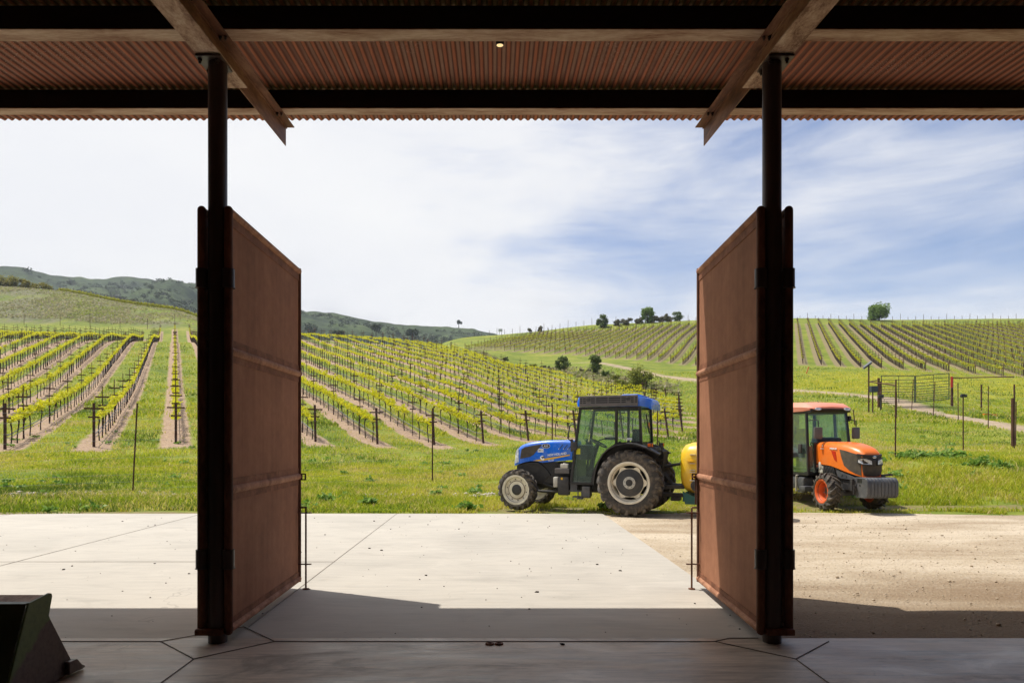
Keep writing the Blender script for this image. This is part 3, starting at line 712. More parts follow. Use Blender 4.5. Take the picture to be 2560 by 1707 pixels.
# ------------------------------------------------------------------ gate leaves
def gate_leaf(label, x0, x1, s, fittings, lug=1):
    """steel leaf hinged on a column; runs out from (x0, 5.12) to (x1, 6.98). s = +1: its inner face looks to +x"""
    g = thing('gate_leaf', label, 'gate', (x0, 5.12, 0), 0, 'rusty steel gate leaves standing open')
    L = math.hypot(x1-x0, 1.86); ang = math.atan2(1.86, x1-x0); g.rotation_euler = (0, 0, ang)      # local x runs along the leaf
    zb, zt_ = .10, 3.235; r = .031
    nrm = 1 if s < 0 else -1                                                                         # local y towards the opening
    f = MB(); f.tube([(0, 0, zb-.01), (0, 0, zt_+.006)], .032, 20, dome=True); f.build('hinge_stile', 'gate_frame_steel', g)
    f = MB(); f.tube([(L, 0, zb-.03), (L, 0, zt_+.03)], .026, 16); f.build('lock_stile', 'gate_frame_steel', g)
    f = MB(); f.tube([(.02, 0, zt_), (L, 0, zt_)], r, 18); f.build('top_rail', 'gate_rail_steel', g)
    f = MB(); f.tube([(.02, 0, zb), (L, 0, zb)], r, 18); f.build('bottom_rail', 'gate_rail_steel', g)
    for z in (2.19, 1.145):
        f = MB(); f.tube([(.02, 0, z), (L+.012, 0, z)], .032, 18)
        ra = f.build('middle_rail', 'gate_rail_steel', g)
        st = MB(); st.ext((.03, -.0085, z-.085), (L-.025, .0085, z+.085)); st.build('flat_strip', 'gate_strip_steel', ra, smooth=0)
    for za, ze in ((zt_-.10, zt_-.032), (zb+.032, zb+.075)): st = MB(); st.ext((.032, -.0105, za), (L-.026, .0105, ze)); st.build('edge_strip', 'gate_strip_steel', g, smooth=0)
    p = MB(); p.ext((.033, -.0045, zb+.03), (L-.027, .0045, zt_-.03)); p.build('screen_panel', 'gate_screen', g, smooth=0)
    for z in (2.73, .63):
        h = MB(); h.tube([(0, 0, z-.07), (0, 0, z+.07)], .044, 20); h.box((.02, -lug*nrm*.045, z), (.05, .07, .11), None, .01); h.tube([(0, 0, z-.074), (0, 0, z-.07)], .049, 20); h.build('hinge', 'column_steel', g)
    if fittings:
        y = nrm*.085
        c = MB(); c.tube([(L-.04, nrm*.03, .83), (L-.04, y-.01, .83), (L-.04, y, .822), (L-.04, y, .01)], .0095, 10)
        rod = c.build('drop_bolt', 'gate_frame_steel', g)
        for z in (.775, .255): q = MB(); q.box((L-.04, nrm*.075, z), (.03, .13, .009)); q.build('bolt_guide', 'gate_frame_steel', rod)
        q = MB(); q.lathe([(.004, 0), (.034, 0), (.034, .008), (.016, .01)], 16, Matrix.Translation((L-.04, y, .001))); q.build('floor_socket', 'gate_frame_steel', rod)
        e = MB(); z = 1.14
        for lo, hi in (((0, -.035), (.05, -.022)), ((0, .022), (.05, .035)), ((0, -.022), (.014, .022)), ((.036, -.022), (.05, .022))):
            e.ext((L-.004, nrm*(.026+lo[0]), z+lo[1]), (L+.004, nrm*(.026+hi[0]), z+hi[1]))
        if s > 0 or True: e.build('latch_eye', 'column_steel', g, smooth=0)
        if s < 0:
            e = MB(); e.ext((L-.02, nrm*.033, .86), (L-.005, nrm*.045, 1.16)); e.tube([(L-.05, nrm*.06, 1.14), (L+.04, nrm*.06, 1.14)], .011, 10); e.build('slide_latch', 'gate_frame_steel', g)
    return g
gate_leaf('left gate leaf with its shaded brown screen facing the opening, nearest the bare concrete', -1.997, -2.006, 1, True)
gate_leaf('right gate leaf whose orange-brown screen is half lit by the sun, beside the yellow tank', 1.995, 2.09, -1, True)
gate_leaf('leaf of the left bay seen edge-on at the outer side of the left column', -2.197, -2.125, 1, False, -1)
gate_leaf('leaf of the right bay seen edge-on outside the right column, by the orange tractor', 2.204, 2.20, -1, False, -1)

# ------------------------------------------------------------------ small things in the barn
def build_small():
    t = thing('downlight', 'small lit round downlight hanging below the corrugated roof', 'lamp', (.04, 5.34, 4.60))
    c = MB(); c.tube([(0, 0, .012), (0, 0, .188)], .032, 24); c.build('lamp_can', 'black_plastic', t)
    c = MB(); c.lathe([(.032, 0), (.032, .0115), (.027, .0115), (.027, 0)], 24, close=True); c.build('rim', 'black_plastic', t)
    c = MB(); c.lathe([(0, .004), (.0265, .004)], 24); c.build('lamp_glass', 'warm_lamp', t, smooth=0)
    for i, (x, lab) in enumerate(((-.037, 'rusty steel drop bolt ring on the slab, left one of the touching pair'), (.031, 'rusty steel drop bolt ring on the slab, right one of the touching pair'))):
        c = MB(); c.lathe([(.033, 0), (.033, .008), (.029, .012), (.018, .012), (.014, .008), (.014, 0)], 28, Matrix.Translation((x, 5.085, .0005)), True)
        o = c.build('floor_ring', 'gate_frame_steel'); tag(o, lab, 'ring', 'drop bolt rings in the floor')
        c = MB(); c.lathe([(0, .0012), (.0138, .0012)], 20, Matrix.Translation((x, 5.085, .001))); c.build('bolt_hole', 'joint_dark', o, smooth=0)
    # green loader bucket, seen from behind its right end
    bk = thing('loader_bucket', 'worn green tractor loader bucket standing on the barn floor', 'bucket', (-2.75, 4.2, 0))
    O = Vector((-2.75, 4.2, 0)); Wd = 1.9
    prof = [(4.03, .56), (4.215, .578), (4.238, .571), (4.245, .553), (4.212, .44), (4.225, .415), (4.44, .085), (4.475, .025), (4.30, .004), (4.0, .004), (3.90, .03), (3.855, .085), (3.865, .15)]
    ch = MB(); ch.prism([(y, z) for y, z in prof], .014, (Vector((-.014, 0, 0))-Vector((0, O.y, 0)), (0, 1, 0), (0, 0, 1)))
    ch.build('side_plate', 'worn_green_paint', bk, smooth=0, bevel=.003, loc=(0, 0, 0))
    ch = MB(); ch.prism([(y, z) for y, z in prof], .014, (Vector((-Wd, 0, 0))-Vector((0, O.y, 0)), (0, 1, 0), (0, 0, 1))); ch.build('side_plate', 'worn_green_paint', bk, smooth=0, bevel=.003)
    def skin(pts, name, mat, th=.01):
        q = MB(); n = len(pts)
        secs = []
        for x in (-Wd+.003, -.0145):
            a = [Vector((x, y-O.y, z)) for y, z in pts]; nr = []
            for i in range(n):
                d = (Vector(pts[min(i+1, n-1)])-Vector(pts[max(i-1, 0)])).normalized(); nr.append(Vector((0, d.y*-1, d.x))*th)
            secs.append(a+[p+w for p, w in zip(a, nr)][::-1])
        q.loft(secs); return q.build(name, mat, bk, smooth=30)
    skin([(4.06, .552), (4.03, .553), (3.868, .15), (3.86, .09), (3.905, .036), (4.0, .008), (4.30, .008)], 'back_shell', 'green_paint_shaded', -.01)
    q = MB(); q.loft([[Vector((x, 4.034-O.y, .548)), Vector((x, 4.195-O.y, .562)), Vector((x, 4.195-O.y, .572)), Vector((x, 4.034-O.y, .5585))] for x in (-Wd+.002, -.0005)]); q.build('top_lip', 'mill_scale', bk, smooth=0, bevel=.002)
    q = MB(); q.ext((-Wd, 4.30-O.y, .006), (.0, 4.47-O.y, .022)); q.build('cutting_edge', 'mill_scale', bk, smooth=0, bevel=.002)
    for i in range(6):
        x = -i*(Wd-.06)/5-.0
        t = MB(); t.loft([[Vector((x+a*wx, y-O.y, z0)), Vector((x+b*wx, y-O.y, z0)), Vector((x+b*wx, y-O.y, z1)), Vector((x+a*wx, y-O.y, z1))] for a, b in ((-.5, .5),) for y, wx, z0, z1 in ((4.36, .07, .0225, .105), (4.44, .07, .0225, .10), (4.50, .06, .012, .045), (4.545, .045, .012, .022))])
        t.build('tooth', 'worn_green_paint', bk, smooth=0, bevel=.003)
build_small()
# ------------------------------------------------------------------ vineyard
def in_view(X, Y, Z, m=90):
    u = 1237+1707*X/Y; v = 1096-1707*(Z-EYE)/Y
    return (u > -m) & (u < 2560+m) & (v > 270) & (v < 1707), u, v
HID = [(455, 690), (1700, 1985)]
def hidden(u, y=0): return ((u > 462) & (u < 748)) | ((u > 1738) & (u < 1982))

def vine_parts(seed, nleaf):
    rng = np.random.default_rng(seed); rr = random.Random(seed)
    t = MB(); h = 1.0; pts = []; a = rr.uniform(0, 6)
    for i in range(6):
        f = i/5; pts.append((.035*math.sin(a+f*4)*f*2+rr.uniform(-.008, .008), .03*math.cos(a*2+f*3)*f*2, h*f-.05))
    t.tube(pts, [.032, .027, .026, .025, .03, .034], 7)
    tip = Vector(pts[-1])
    c = MB()
    for s in (-1, 1):
        c.tube([(tip.x, tip.y, -.08), (s*.14, .01, 0.02), (s*.38, rr.uniform(-.03, .03), .05), (s*.66, rr.uniform(-.03, .03), .04)], [.026, .021, .016, .011], 6)
    k = 9; sx = np.linspace(-.68, .68, k)+rng.uniform(-.04, .04, k)
    P = []
    for x in sx:
        n = nleaf//k; hgt = rng.uniform(.14, .36); lx, ly = rng.uniform(-.09, .09), rng.uniform(-.12, .12)
        f = rng.random(n)
        P.append(np.stack([x+lx*f+rng.normal(0, .045, n), ly*f+rng.normal(0, .07, n), .05+hgt*f+rng.normal(0, .03, n)], 1))
    P = np.concatenate(P)
    V, F = leaf_quads(P, rng.uniform(.065, .125, len(P)), rng, .5, 1.15)
    tint = np.clip(rng.normal(.48, .22, len(P))+(P[:, 2]-.2)*.5, 0, 1)
    return t, c, V, F, tint

def row_slope(x0, sl, y):
    e = 1.2; a = np.array([x0+sl*(y-e), y-e]); b = np.array([x0+sl*(y+e), y+e])
    dz = ground(*b)-ground(*a); dh = np.hypot(*(b-a)); return math.atan2(dz, dh)

def build_vines():
    rng = np.random.default_rng(3)
    near = []; rest = []
    DA = np.array([-.469, 1])/math.hypot(.469, 1)
    posts = []
    for n in A_N:
        x0 = n/.9055; y0, y1 = float(yfA(n)), float(ybA(n)); step = 1.4*DA[1]
        ys = np.arange(y0+.9, y1, step)+rng.uniform(-.08, .08, len(np.arange(y0+.9, y1, step)))
        for i, y in enumerate(ys):
            x = x0-.469*y+rng.uniform(-.03, .03); 
            if rng.random() > .05: rest.append((x, y, 0, n))
        py = np.arange(y0+step*2.6, y1-2, step*5)
        posts.append((x0-.469*y0, y0, 'end', n)); posts.append((x0-.469*y1, y1, 'end', n))
        for y in py: posts.append((x0-.469*y, y, 'line', n))
    A = np.array(rest); Z = zt(A[:, 0], A[:, 1]); ok, u, v = in_view(A[:, 0], A[:, 1], Z)
    order = np.argsort(A[:, 1]); near_i = [i for i in order if ok[i] and not hidden(u[i])][:296]
    near_set = set(near_i)
    # --- the nearest vines one by one: trunk, cordon, foliage
    vars_ = []
    yaw = math.atan2(DA[1], DA[0])
    GRP = 'young grapevines in the rows beyond the barn'
    for i, ai in enumerate(near_i):
        x, y = A[ai, 0], A[ai, 1]; k = int(rng.integers(0, 7)) if len(vars_) == 7 else len(vars_)
        lab = ('young grapevine with yellow-green shoots in the rows left of the left gate' if u[ai] < 600 else 'young grapevine with yellow-green shoots in the rows seen between the two open gates')
        grp = 'grapevines left of the gates' if u[ai] < 600 else 'grapevines between the gates'
        r = thing('grapevine', lab, 'grapevine', (x, y, Z[ai]-.02), yaw, grp)
        pit = -row_slope(A[ai, 3]/.9055, -.469, y)
        if len(vars_) < 7:
            t, c, V, F, tint = vine_parts(100+k, 190)
            a = t.build('trunk', 'vine_bark', r); b = c.build('cordon', 'vine_bark', r); f = np_mesh('foliage', V, F, 'vine_leaf', tint, r)
            vars_.append((a, b, f))
        else:
            a, b, f = (link_copy(q, r) for q in vars_[k])
        for q in (b, f):
            q.location = (0, 0, .98); q.rotation_euler = (0, pit, 0); q.scale = (1, 1, 1)
        f.scale = (rng.uniform(.7, 1.08), rng.uniform(.7, 1.3), rng.uniform(.5, 1.4)); a.rotation_euler = (0, 0, rng.choice([0, math.pi]))
    # --- the rest of the near block
    VV, FF, TT, TR = [], [], [], []; base = 0
    idx = [i for i in range(len(A)) if i not in near_set and u[i] > -700 and u[i] < 3000]
    def mass(pts, zz, axis, pit, nl, size, hgt):
        out = []
        for (x, y), z, p, m in zip(pts, zz, pit, nl):
            m = max(4, int(m)); vg = rng.uniform(.5, 1.35); s = rng.uniform(-.7, .7, m)*min(1, vg+.15); hh = rng.normal(.14*vg, .09, m)
            out.append(np.stack([x+axis[0]*s*math.cos(p), y+axis[1]*s*math.cos(p), z+hgt+hh+s*math.sin(p)], 1)+rng.normal(0, .06, (m, 3))*[1, 1, .3])
        return np.concatenate(out)
    pit = np.array([row_slope(A[i, 3]/.9055, -.469, A[i, 1]) for i in idx]); Ai = A[idx]; Zi = Z[idx]
    nl = np.where(Ai[:, 1] < 75, 84, np.where(Ai[:, 1] < 110, 46, 30))
    P = mass(Ai[:, :2], Zi, DA, pit, nl, 0, 1.0); rad = np.repeat(np.where(Ai[:, 1] < 75, .10, np.where(Ai[:, 1] < 110, .145, .18)), nl)
    V, F = leaf_quads(P, rad*rng.uniform(.7, 1.2, len(P)), rng, .5, 1.15)
    o = np_mesh('distant_vines', V, F, 'vine_leaf', np.clip(rng.normal(.5, .2, len(P)), 0, 1)); tag(o, 'yellow-green foliage of the more distant vine rows of the near block', 'vines', kind='stuff')
    def trunks(A2, Z2, w, h, name, lab):
        n = len(A2); q = np.array([[-1, -1], [1, -1], [1, 1], [-1, 1]])*w/2
        lean = rng.normal(0, .04, (n, 1, 2)); B = A2[:, None, :2]+q[None]; T = B*1+lean
        V = np.concatenate([np.concatenate([B, np.repeat(Z2[:, None, None]-.05, 4, 1)], 2), np.concatenate([T, np.repeat(Z2[:, None, None]+h, 4, 1)], 2)], 1).reshape(-1, 3)
        f = np.array([[0, 1, 5, 4], [1, 2, 6, 5], [2, 3, 7, 6], [3, 0, 4, 7]])
        F = (np.arange(n)[:, None, None]*8+f[None]).reshape(-1, 4)
        return V, F
    V, F = trunks(Ai, Zi, .07, 1.05, '', ''); o = np_mesh('distant_vine_trunks', V, F, 'vine_bark'); tag(o, 'thin dark trunks of the more distant vine rows of the near block', 'vines', kind='stuff')
    # --- far block on the right-hand hillside
    DB = np.array([.431, 1])/math.hypot(.431, 1); B = []; bp = []
    for k in range(-29, 31):
        x0 = 2.58+3.28*k; y0, y1 = float(yfB(k)), float(ybB(k)); ys = np.arange(y0+.8, y1, 1.5*DB[1])
        B += [(x0+.431*y, y, k) for y in ys]; bp += [(x0+.431*y, y, 'line') for y in np.arange(y0+4, y1, 4.2)]; bp += [(x0+.431*y0, y0, 'end'), (x0+.431*y1, y1, 'end')]
    B = np.array(B); ZB = zt(B[:, 0], B[:, 1]); uB = 1237+1707*B[:, 0]/B[:, 1]; s = (uB > 850) & (uB < 2900); B = B[s]; ZB = ZB[s]
    e = 1.; gz = (zt(B[:, 0]+DB[0]*e, B[:, 1]+DB[1]*e)-zt(B[:, 0]-DB[0]*e, B[:, 1]-DB[1]*e))/2; pitB = np.arctan(gz)
    nl = np.where(B[:, 1] < 130, 48, 34)
    P = mass(B[:, :2], ZB, DB, pitB, nl, 0, .98); V, F = leaf_quads(P, rng.uniform(.16, .28, len(P)), rng, .6, 1.1)
    o = np_mesh('hillside_vines', V, F, 'far_vine_leaf', np.clip(rng.normal(.5, .22, len(P)), 0, 1)); tag(o, 'yellow-green vine rows covering the far right hillside', 'vines', kind='stuff')
    B2 = np.concatenate([B, B+np.array([DB[0]*.75, DB[1]*.75, 0])]); V, F = trunks(B2, np.concatenate([ZB, ZB+.1]), .058, 1.05, '', ''); o = np_mesh('hillside_vine_trunks', V, F, 'vine_bark'); tag(o, 'dark trunks of the vine rows on the far right hillside', 'vines', kind='stuff')
    # rows along the crest of the left-hand hill
    C = []
    for k in range(4):
        for uu in np.arange(150, 760, 2.4):
            y = np.interp(uu, [140, 300, 437, 640, 760], [238, 231, 224, 216, 210])+k*2.6-8; x = uX(uu, y); C.append((x, y))
    C = np.array(C); ZC = zt(C[:, 0], C[:, 1]); m = len(C)
    P = np.repeat(np.column_stack([C, ZC+1.2]), 24, 0)+rng.normal(0, 1, (m*24, 3))*[.35, .15, .22]
    V, F = leaf_quads(P, rng.uniform(.25, .42, len(P)), rng, .6, 1.1)
    o = np_mesh('crest_vines', V, F, 'far_vine_leaf', np.clip(rng.normal(.55, .2, len(P)), 0, 1)); tag(o, 'vine rows along the crest of the left hill', 'vines', kind='stuff')
    crest_p = [(x, y, 'line') for x, y in C[::7]]

    # --- trellis posts
    PA = np.array([(p[0], p[1]) for p in posts]); ZP = zt(PA[:, 0], PA[:, 1]); ok, uP, vP = in_view(PA[:, 0], PA[:, 1], ZP)
    order = np.argsort(PA[:, 1]); one = [i for i in order if ok[i] and not hidden(uP[i])][:290]; one_s = set(one)
    cross = yaw-math.pi/2      # arms stand across the row
    proto = {}
    for i in one:
        x, y, kind, n = posts[i]; det = y < 70
        front = kind == 'end' and y < 90
        side = 'left of the left gate' if uP[i] < 600 else 'between the open gates'
        if front:
            ord_ = sorted([j for j in one if posts[j][2] == 'end' and posts[j][1] < 90], key=lambda j: uP[j]).index(i)
            lab = ['thick rusty end post with two cross arms at the far left edge', 'thick upright end post with two cross arms, second from the left edge', 'thick end post standing straight in front of its narrow row, left of the gate', 'end post with two arms closest to the left gate, on the doorway side', 'leaning end post of the row starting second right of the left gate', 'leaning end post behind the tall thin fence post, mid doorway', 'leaning end post of the row starting just left of the blue tractor hood', 'leaning end post rising behind the blue tractor bonnet'][ord_] if ord_ < 8 else 'leaning end post of a row that starts behind the blue tractor cab'
            grp = 'thick end posts of the vine rows'
        else:
            lab = 'thin rusty trellis post with two cross arms in the rows '+side; grp = 'trellis posts '+side
        lean = 0
        if front and n > 4: lean = R(5+7*min(1, (n-4)/14))
        o = thing('trellis_post', lab, 'post', (x, y, ZP[i]-.05), cross, grp)
        o.rotation_euler = Matrix.Rotation(cross, 3, 'Z').to_euler() if not lean else (Matrix.Rotation(cross, 3, 'Z') @ Matrix.Rotation(-lean, 3, 'X')).to_euler()
        key = ('end' if kind == 'end' else 'line', det)
        if key not in proto:
            w = .105 if kind == 'end' else .042; H = 1.86 if kind == 'end' else 2.42
            p = MB()
            if kind == 'end':
                p.ext((-w/2, -.03, 0), (-.012, .03, H)); p.ext((.012, -.03, 0), (w/2, .03, H)); p.ext((-.012, -.028, 0), (.012, -.005, H))
            else: p.ext((-w/2, -.004, 0), (w/2, .004, H)); p.ext((-.004, .0045, 0), (.004, .035, H))
            arms = []
            for z, l in (((1.63, .72), (1.27, .42)) if kind == 'end' else ((1.92, .56), (1.53, .36))):
                a = MB(); a.ext((-l/2, -.05, z-.034), (l/2, -.032, z+.034)); a.ext((-l/2, -.032, z+.024), (l/2, -.012, z+.034)); arms.append(a)
            if det:
                kids = [p.build('pole', 'trellis_rust', o, smooth=0)]+[a.build('cross_arm', 'trellis_rust', o, smooth=0) for a in arms]
            else:
                for a in arms: p.add(a.v, a.f)
                kids = [p.build('pole', 'trellis_rust', o, smooth=0)]
            proto[key] = kids
        else:
            for q in proto[key]: link_copy(q, o)
    far = [(posts[i][0], posts[i][1], posts[i][2], cross) for i in range(len(posts)) if i not in one_s and -700 < uP[i] < 3000]+[(x, y, k_, math.atan2(DB[1], DB[0])-math.pi/2) for x, y, k_ in bp if 850 < 1237+1707*x/y < 2900]+[(x, y, k_, 0.) for x, y, k_ in crest_p]
    VV = []; FF = []; base = 0
    bf = np.array([(0, 1, 3, 2), (4, 6, 7, 5), (0, 4, 5, 1), (2, 3, 7, 6), (0, 2, 6, 4), (1, 5, 7, 3)])
    cube = np.array([(i, j, k) for i in (-1, 1) for j in (-1, 1) for k in (-1, 1)], float)*.5
    for x, y, kd, rz in far:
        z = ground(x, y); c, s_ = math.cos(rz), math.sin(rz); w = .11 if kd == 'end' else .065
        for d, cc in (((w, .05, 1.95 if kd == 'end' else 2.4), .97 if kd == 'end' else 1.2), ((.62, .03, .075), 1.6 if kd == 'end' else 1.92), ((.4, .03, .075), 1.25 if kd == 'end' else 1.53)):
            q = cube*np.array(d); VV.append(np.stack([x+q[:, 0]*c-q[:, 1]*s_, y+q[:, 0]*s_+q[:, 1]*c, z+cc+q[:, 2]], 1)); FF.append(bf+base); base += 8
    o = np_mesh('distant_trellis_posts', np.concatenate(VV), np.concatenate(FF), 'trellis_rust'); tag(o, 'rusty trellis posts of the distant vine rows', 'posts', kind='stuff')
    # --- drip hoses and wires, one set for each row
    first = True
    for n in A_N:
        x0 = n/.9055; y0, y1 = float(yfA(n)), min(float(ybA(n)), 135.)
        ys = np.concatenate([[y0, y0+.5, y0+1.2], np.arange(y0+3, y1, 1.9)]); q = MB(); any_ = False
        pts = [(x0-.469*y, y, ground(x0-.469*y, y)) for y in ys]; uu = [1237+1707*p[0]/p[1] for p in pts]
        if max(uu) < -120 or min(uu) > 2700: continue
        for h, r, sag, dx in ((.52, .021, .05, .0), (.42, .014, .07, .05)):
            q.tube([(x+dx, y, z+h-sag*abs(math.sin(i*1.05))) for i, (x, y, z) in enumerate(pts)], r, 5, False)
        o = q.build('drip_hose', 'hose_grey', smooth=60)
        lf = np.mean(uu) < 600
        tag(o, 'blue-grey drip hoses strung low along a vine row '+('left of the left gate' if lf else 'between the open gates'), 'hose', 'drip hoses '+('left of the doorway' if lf else 'between the gates'))
        if y0 < 60:
            q = MB()
            for h, dx in ((1.66, .26), (1.66, -.26), (1.0, 0)):
                q.tube([(x+dx*.9, y+dx*.42, z+h-.02) for x, y, z in pts[:14]], .0035, 3, False)
            q.build('wire', 'wire_steel', o, smooth=0)
build_vines()

# ------------------------------------------------------------------ fences
def rod(mb, u0, v0, u1, v1, Y, r, n=6):
    """a post given by where its top and foot stand at distance Y"""
    a = (uX(u1, Y), Y, ground(uX(u1, Y), Y)-.1); H = (v1-v0)/1707*Y
    mb.tube([a, (uX(u0, Y), Y, a[2]+.1+H)], r, n)
    return Vector((uX(u0, Y), Y, a[2]+.1+H)), Vector(a)+Vector((0, 0, .1))
def build_fences():
    f = thing('wire_fence', 'tall wire fence on thin rusty T-posts in front of the vine rows', 'fence', (uX(1081, 21), 21, .2))
    off = -Vector(f.location)
    line = []
    for u, ut, vt, vb, Y in ((-420, -418, 0, 232, 15.5), (331, 343, 0, 226, 17.6), (1081, 1081, 0, 184, 21.3), (1380, 1381, 0, 170, 23.0), (1643.5, 1644, 0, 160, 24.6), (1900, 1900, 0, 150, 26.5)):
        m = MB(); t, b = rod(m, ut, vt, u, vb, Y, .021); m.build('t_post', 't_post_rust', f).location = off; line.append((t, b))
    m = MB()
    for (t0, b0), (t1, b1) in zip(line[:-1], line[1:]):
        for h in (.12, .3, .48, .68, .9, 1.12, 1.34, 1.58, 1.85, 2.1): m.tube([b0+(t0-b0)*(h/2.25), (b0+(t0-b0)*(h/2.25)+b1+(t1-b1)*(h/2.25))/2-Vector((0, 0, .012)), b1+(t1-b1)*(h/2.25)], .0024, 3, False)
    m.build('wire_strands', 'wire_steel', f, smooth=0).location = off
    g = thing('wire_fence', 'wire fence of tall thin posts running along the right of the orange tractor', 'fence', (uX(2240, 20.8), 20.8, .95)); off2 = -Vector(g.location)
    line = []
    for u, ut, vt, vb, Y, r in ((1980, 1980, 0, 205, 19.2, .022), (2238.5, 2240, 945.8, 1142.5, 20.8, .022), (2408.4, 2408, 994, 1135, 25.4, .021), (2532.7, 2532.7, 992.5, 1119, 29.4, .07), (2760, 2760, 0, 120, 33, .03)):
        m = MB(); t, b = rod(m, ut, vt, u, vb, Y, r, 8); m.build('t_post', 't_post_rust', g).location = off2; line.append((t, b))
    m = MB()
    for (t0, b0), (t1, b1) in zip(line[:-1], line[1:]):
        for h in (.15, .38, .62, .86): m.tube([b0+(t0-b0)*h, b1+(t1-b1)*h], .0024, 3, False)
    m.build('wire_strands', 'wire_steel', g, smooth=0).location = off2
    g2 = thing('wire_fence', 'farther wire fence of leaning thin posts between the green gate and the right edge', 'fence', (uX(2395, 41.5), 41.5, 2.6)); off3 = -Vector(g2.location)
    line = []
    for u, ut, vt, vb, Y, r in ((2279, 2283.6, 949.6, 1030, 48.8, .028), (2333, 2337.5, 950.5, 1039, 44.4, .028), (2396, 2395, 956, 1050.5, 41.5, .028), (2471, 2471, 964, 1069, 37.4, .026), (2539, 2540.5, 1001, 1114, 30.5, .024)):
        m = MB(); t, b = rod(m, ut, vt, u, vb, Y, r, 6); m.build('t_post', 't_post_rust', g2).location = off3; line.append((t, b))
    m = MB()
    for (t0, b0), (t1, b1) in zip(line[:-1], line[1:]):
        for h in (.15, .38, .62, .86): m.tube([b0+(t0-b0)*h, b1+(t1-b1)*h], .0026, 3, False)
    m.build('wire_strands', 'wire_steel', g2, smooth=0).location = off3
    # black box on a fence post
    b = thing('float_valve', 'black plastic box fixed on top of the thin fence post right of the gate', 'box', (uX(2406, 25.4), 25.33, EYE+(1096-990)/1707*25.4))
    q = MB(); q.box((0, 0, 0), (.22, .12, .10), None, .03); q.build('housing', 'black_plastic', b); q = MB(); q.box((-.02, -.005, .062), (.14, .10, .022), None, .01); q.build('lid', 'black_plastic', b)
    # green tube gate with its posts
    gt = thing('field_gate', 'double green tube gate closed across the dirt track', 'gate', (uX(2290, 52), 52, ground(uX(2290, 52), 52))); o3 = -Vector(gt.location)
    PL, PM, PR = Vector((uX(2202, 50.6), 50.6, 0)), Vector((uX(2288, 51.8), 51.8, 0)), Vector((uX(2374, 53.4), 53.4, 0))
    for nm, a, c in (('gate_leaf', PL, PM), ('gate_leaf', PM, PR)):
        a, c = Vector(a), Vector(c); d = (c-a).normalized()*.06; a = a+d; c = c-d
        zb = lambda p: EYE+(1096-np.interp(1237+1707*p.x/p.y, [2202, 2290, 2374], [1006.5, 1005.5, 997]))/1707*p.y
        za, zc = zb(a), zb(c); H = 2.02
        q = MB()
        for fr in (0, 1): p = a.lerp(c, fr); z = (za, zc)[fr]; q.tube([(p.x, p.y, z), (p.x, p.y, z+H)], .034, 8)
        p = a.lerp(c, .52); z = za+(zc-za)*.52; q.tube([(p.x, p.y, z), (p.x, p.y, z+H)], .022, 6)
        for i in range(11):
            h = (0, .14, .28, .43, .60, .79, .98, 1.2, 1.43, 1.7, 2.0)[i]; q.tube([(a.x, a.y, za+h), (c.x, c.y, zc+h)], .022 if 0 < i < 10 else .032, 6)
        q.build(nm, 'green_tube', gt).location = o3
    for u, Y, vt, vb, r, nm in ((2196.8, 50.2, 928, 1003.5, .085, 'gate_post'), (2202.5, 49.3, 940, 1011, .06, 'gate_post'), (2380, 53.6, 923, 995, .095, 'gate_post'), (2453.6, 52.0, 928, 994, .055, 'brace_post'), (2536, 50.3, 929, 1000, .055, 'brace_post'), (2240, 43.5, 945, 1010, .06, 'brace_post')):
        m = MB(); rod(m, u, vt, u, vb, Y, r, 10); m.build(nm, 't_post_rust', gt).location = o3
    m = MB(); m.tube([(uX(2380, 53.6), 53.6, EYE+(1096-944.6)/1707*53.6), (uX(2536, 50.3), 50.3, EYE+(1096-941.6)/1707*50.3)], .04, 8); m.build('brace_rail', 't_post_rust', gt).location = o3
    m = MB(); m.tube([(uX(2173.5, 47.), 47., EYE+(1096-954.3)/1707*47.), (uX(2240, 43.5), 43.5, EYE+(1096-963.5)/1707*43.5)], .04, 8); m.tube([(uX(2173.5, 47.), 47., EYE+(1096-954.3)/1707*47.), (uX(2195, 50.1), 50.1, EYE+(1096-950.5)/1707*50.1)], .035, 8); m.build('brace_rail', 't_post_rust', gt).location = o3
    m = MB(); p = Vector((uX(2376.6, 53.4), 53.25, EYE+(1096-955)/1707*53.3)); m.tube([p-Vector((0, 0, .42)), p+Vector((0, 0, .42))], .09, 10); m.build('red_reflector', 'red_plastic', gt).location = o3
    # solar panel on its pole, control box on its post
    Y = 47.; s = thing('solar_panel', 'small tilted solar panel on a tall thin pole left of the green gate', 'solar panel', (uX(2172, Y), Y, ground(uX(2172, Y), Y)))
    zt_ = EYE+(1096-912)/1707*Y-s.location.z
    m = MB(); m.tube([(0, 0, -.1), (0, 0, zt_)], .05, 8); m.build('pole', 't_post_rust', s)
    for i in (0, 1):
        m = MB(); m.box((-.10+.0*i, -.02, zt_+.04-.10*i), (.70, .16, .025), Matrix.Rotation(R(-37), 3, 'Y') @ Matrix.Rotation(R(28), 3, 'X')); m.build('panel', 'box_grey', s, smooth=0)
    b = thing('control_box', 'dark grey control box on a short post beside the green gate', 'box', (uX(2182, 46.5), 46.5, ground(uX(2182, 46.5), 46.5)))
    z0 = EYE+(1096-980)/1707*46.5-b.location.z
    m = MB(); m.tube([(0, 0, -.1), (0, 0, z0)], .045, 8); m.build('post', 't_post_rust', b)
    m = MB(); m.box((.07, 0, z0+.2), (.46, .28, .42), None, .015); m.build('cabinet', 'box_grey', b, smooth=0)
    m = MB(); m.box((.07, -.146, z0+.2), (.40, .012, .36), None, .005); m.build('door', 'box_grey', b, smooth=0)
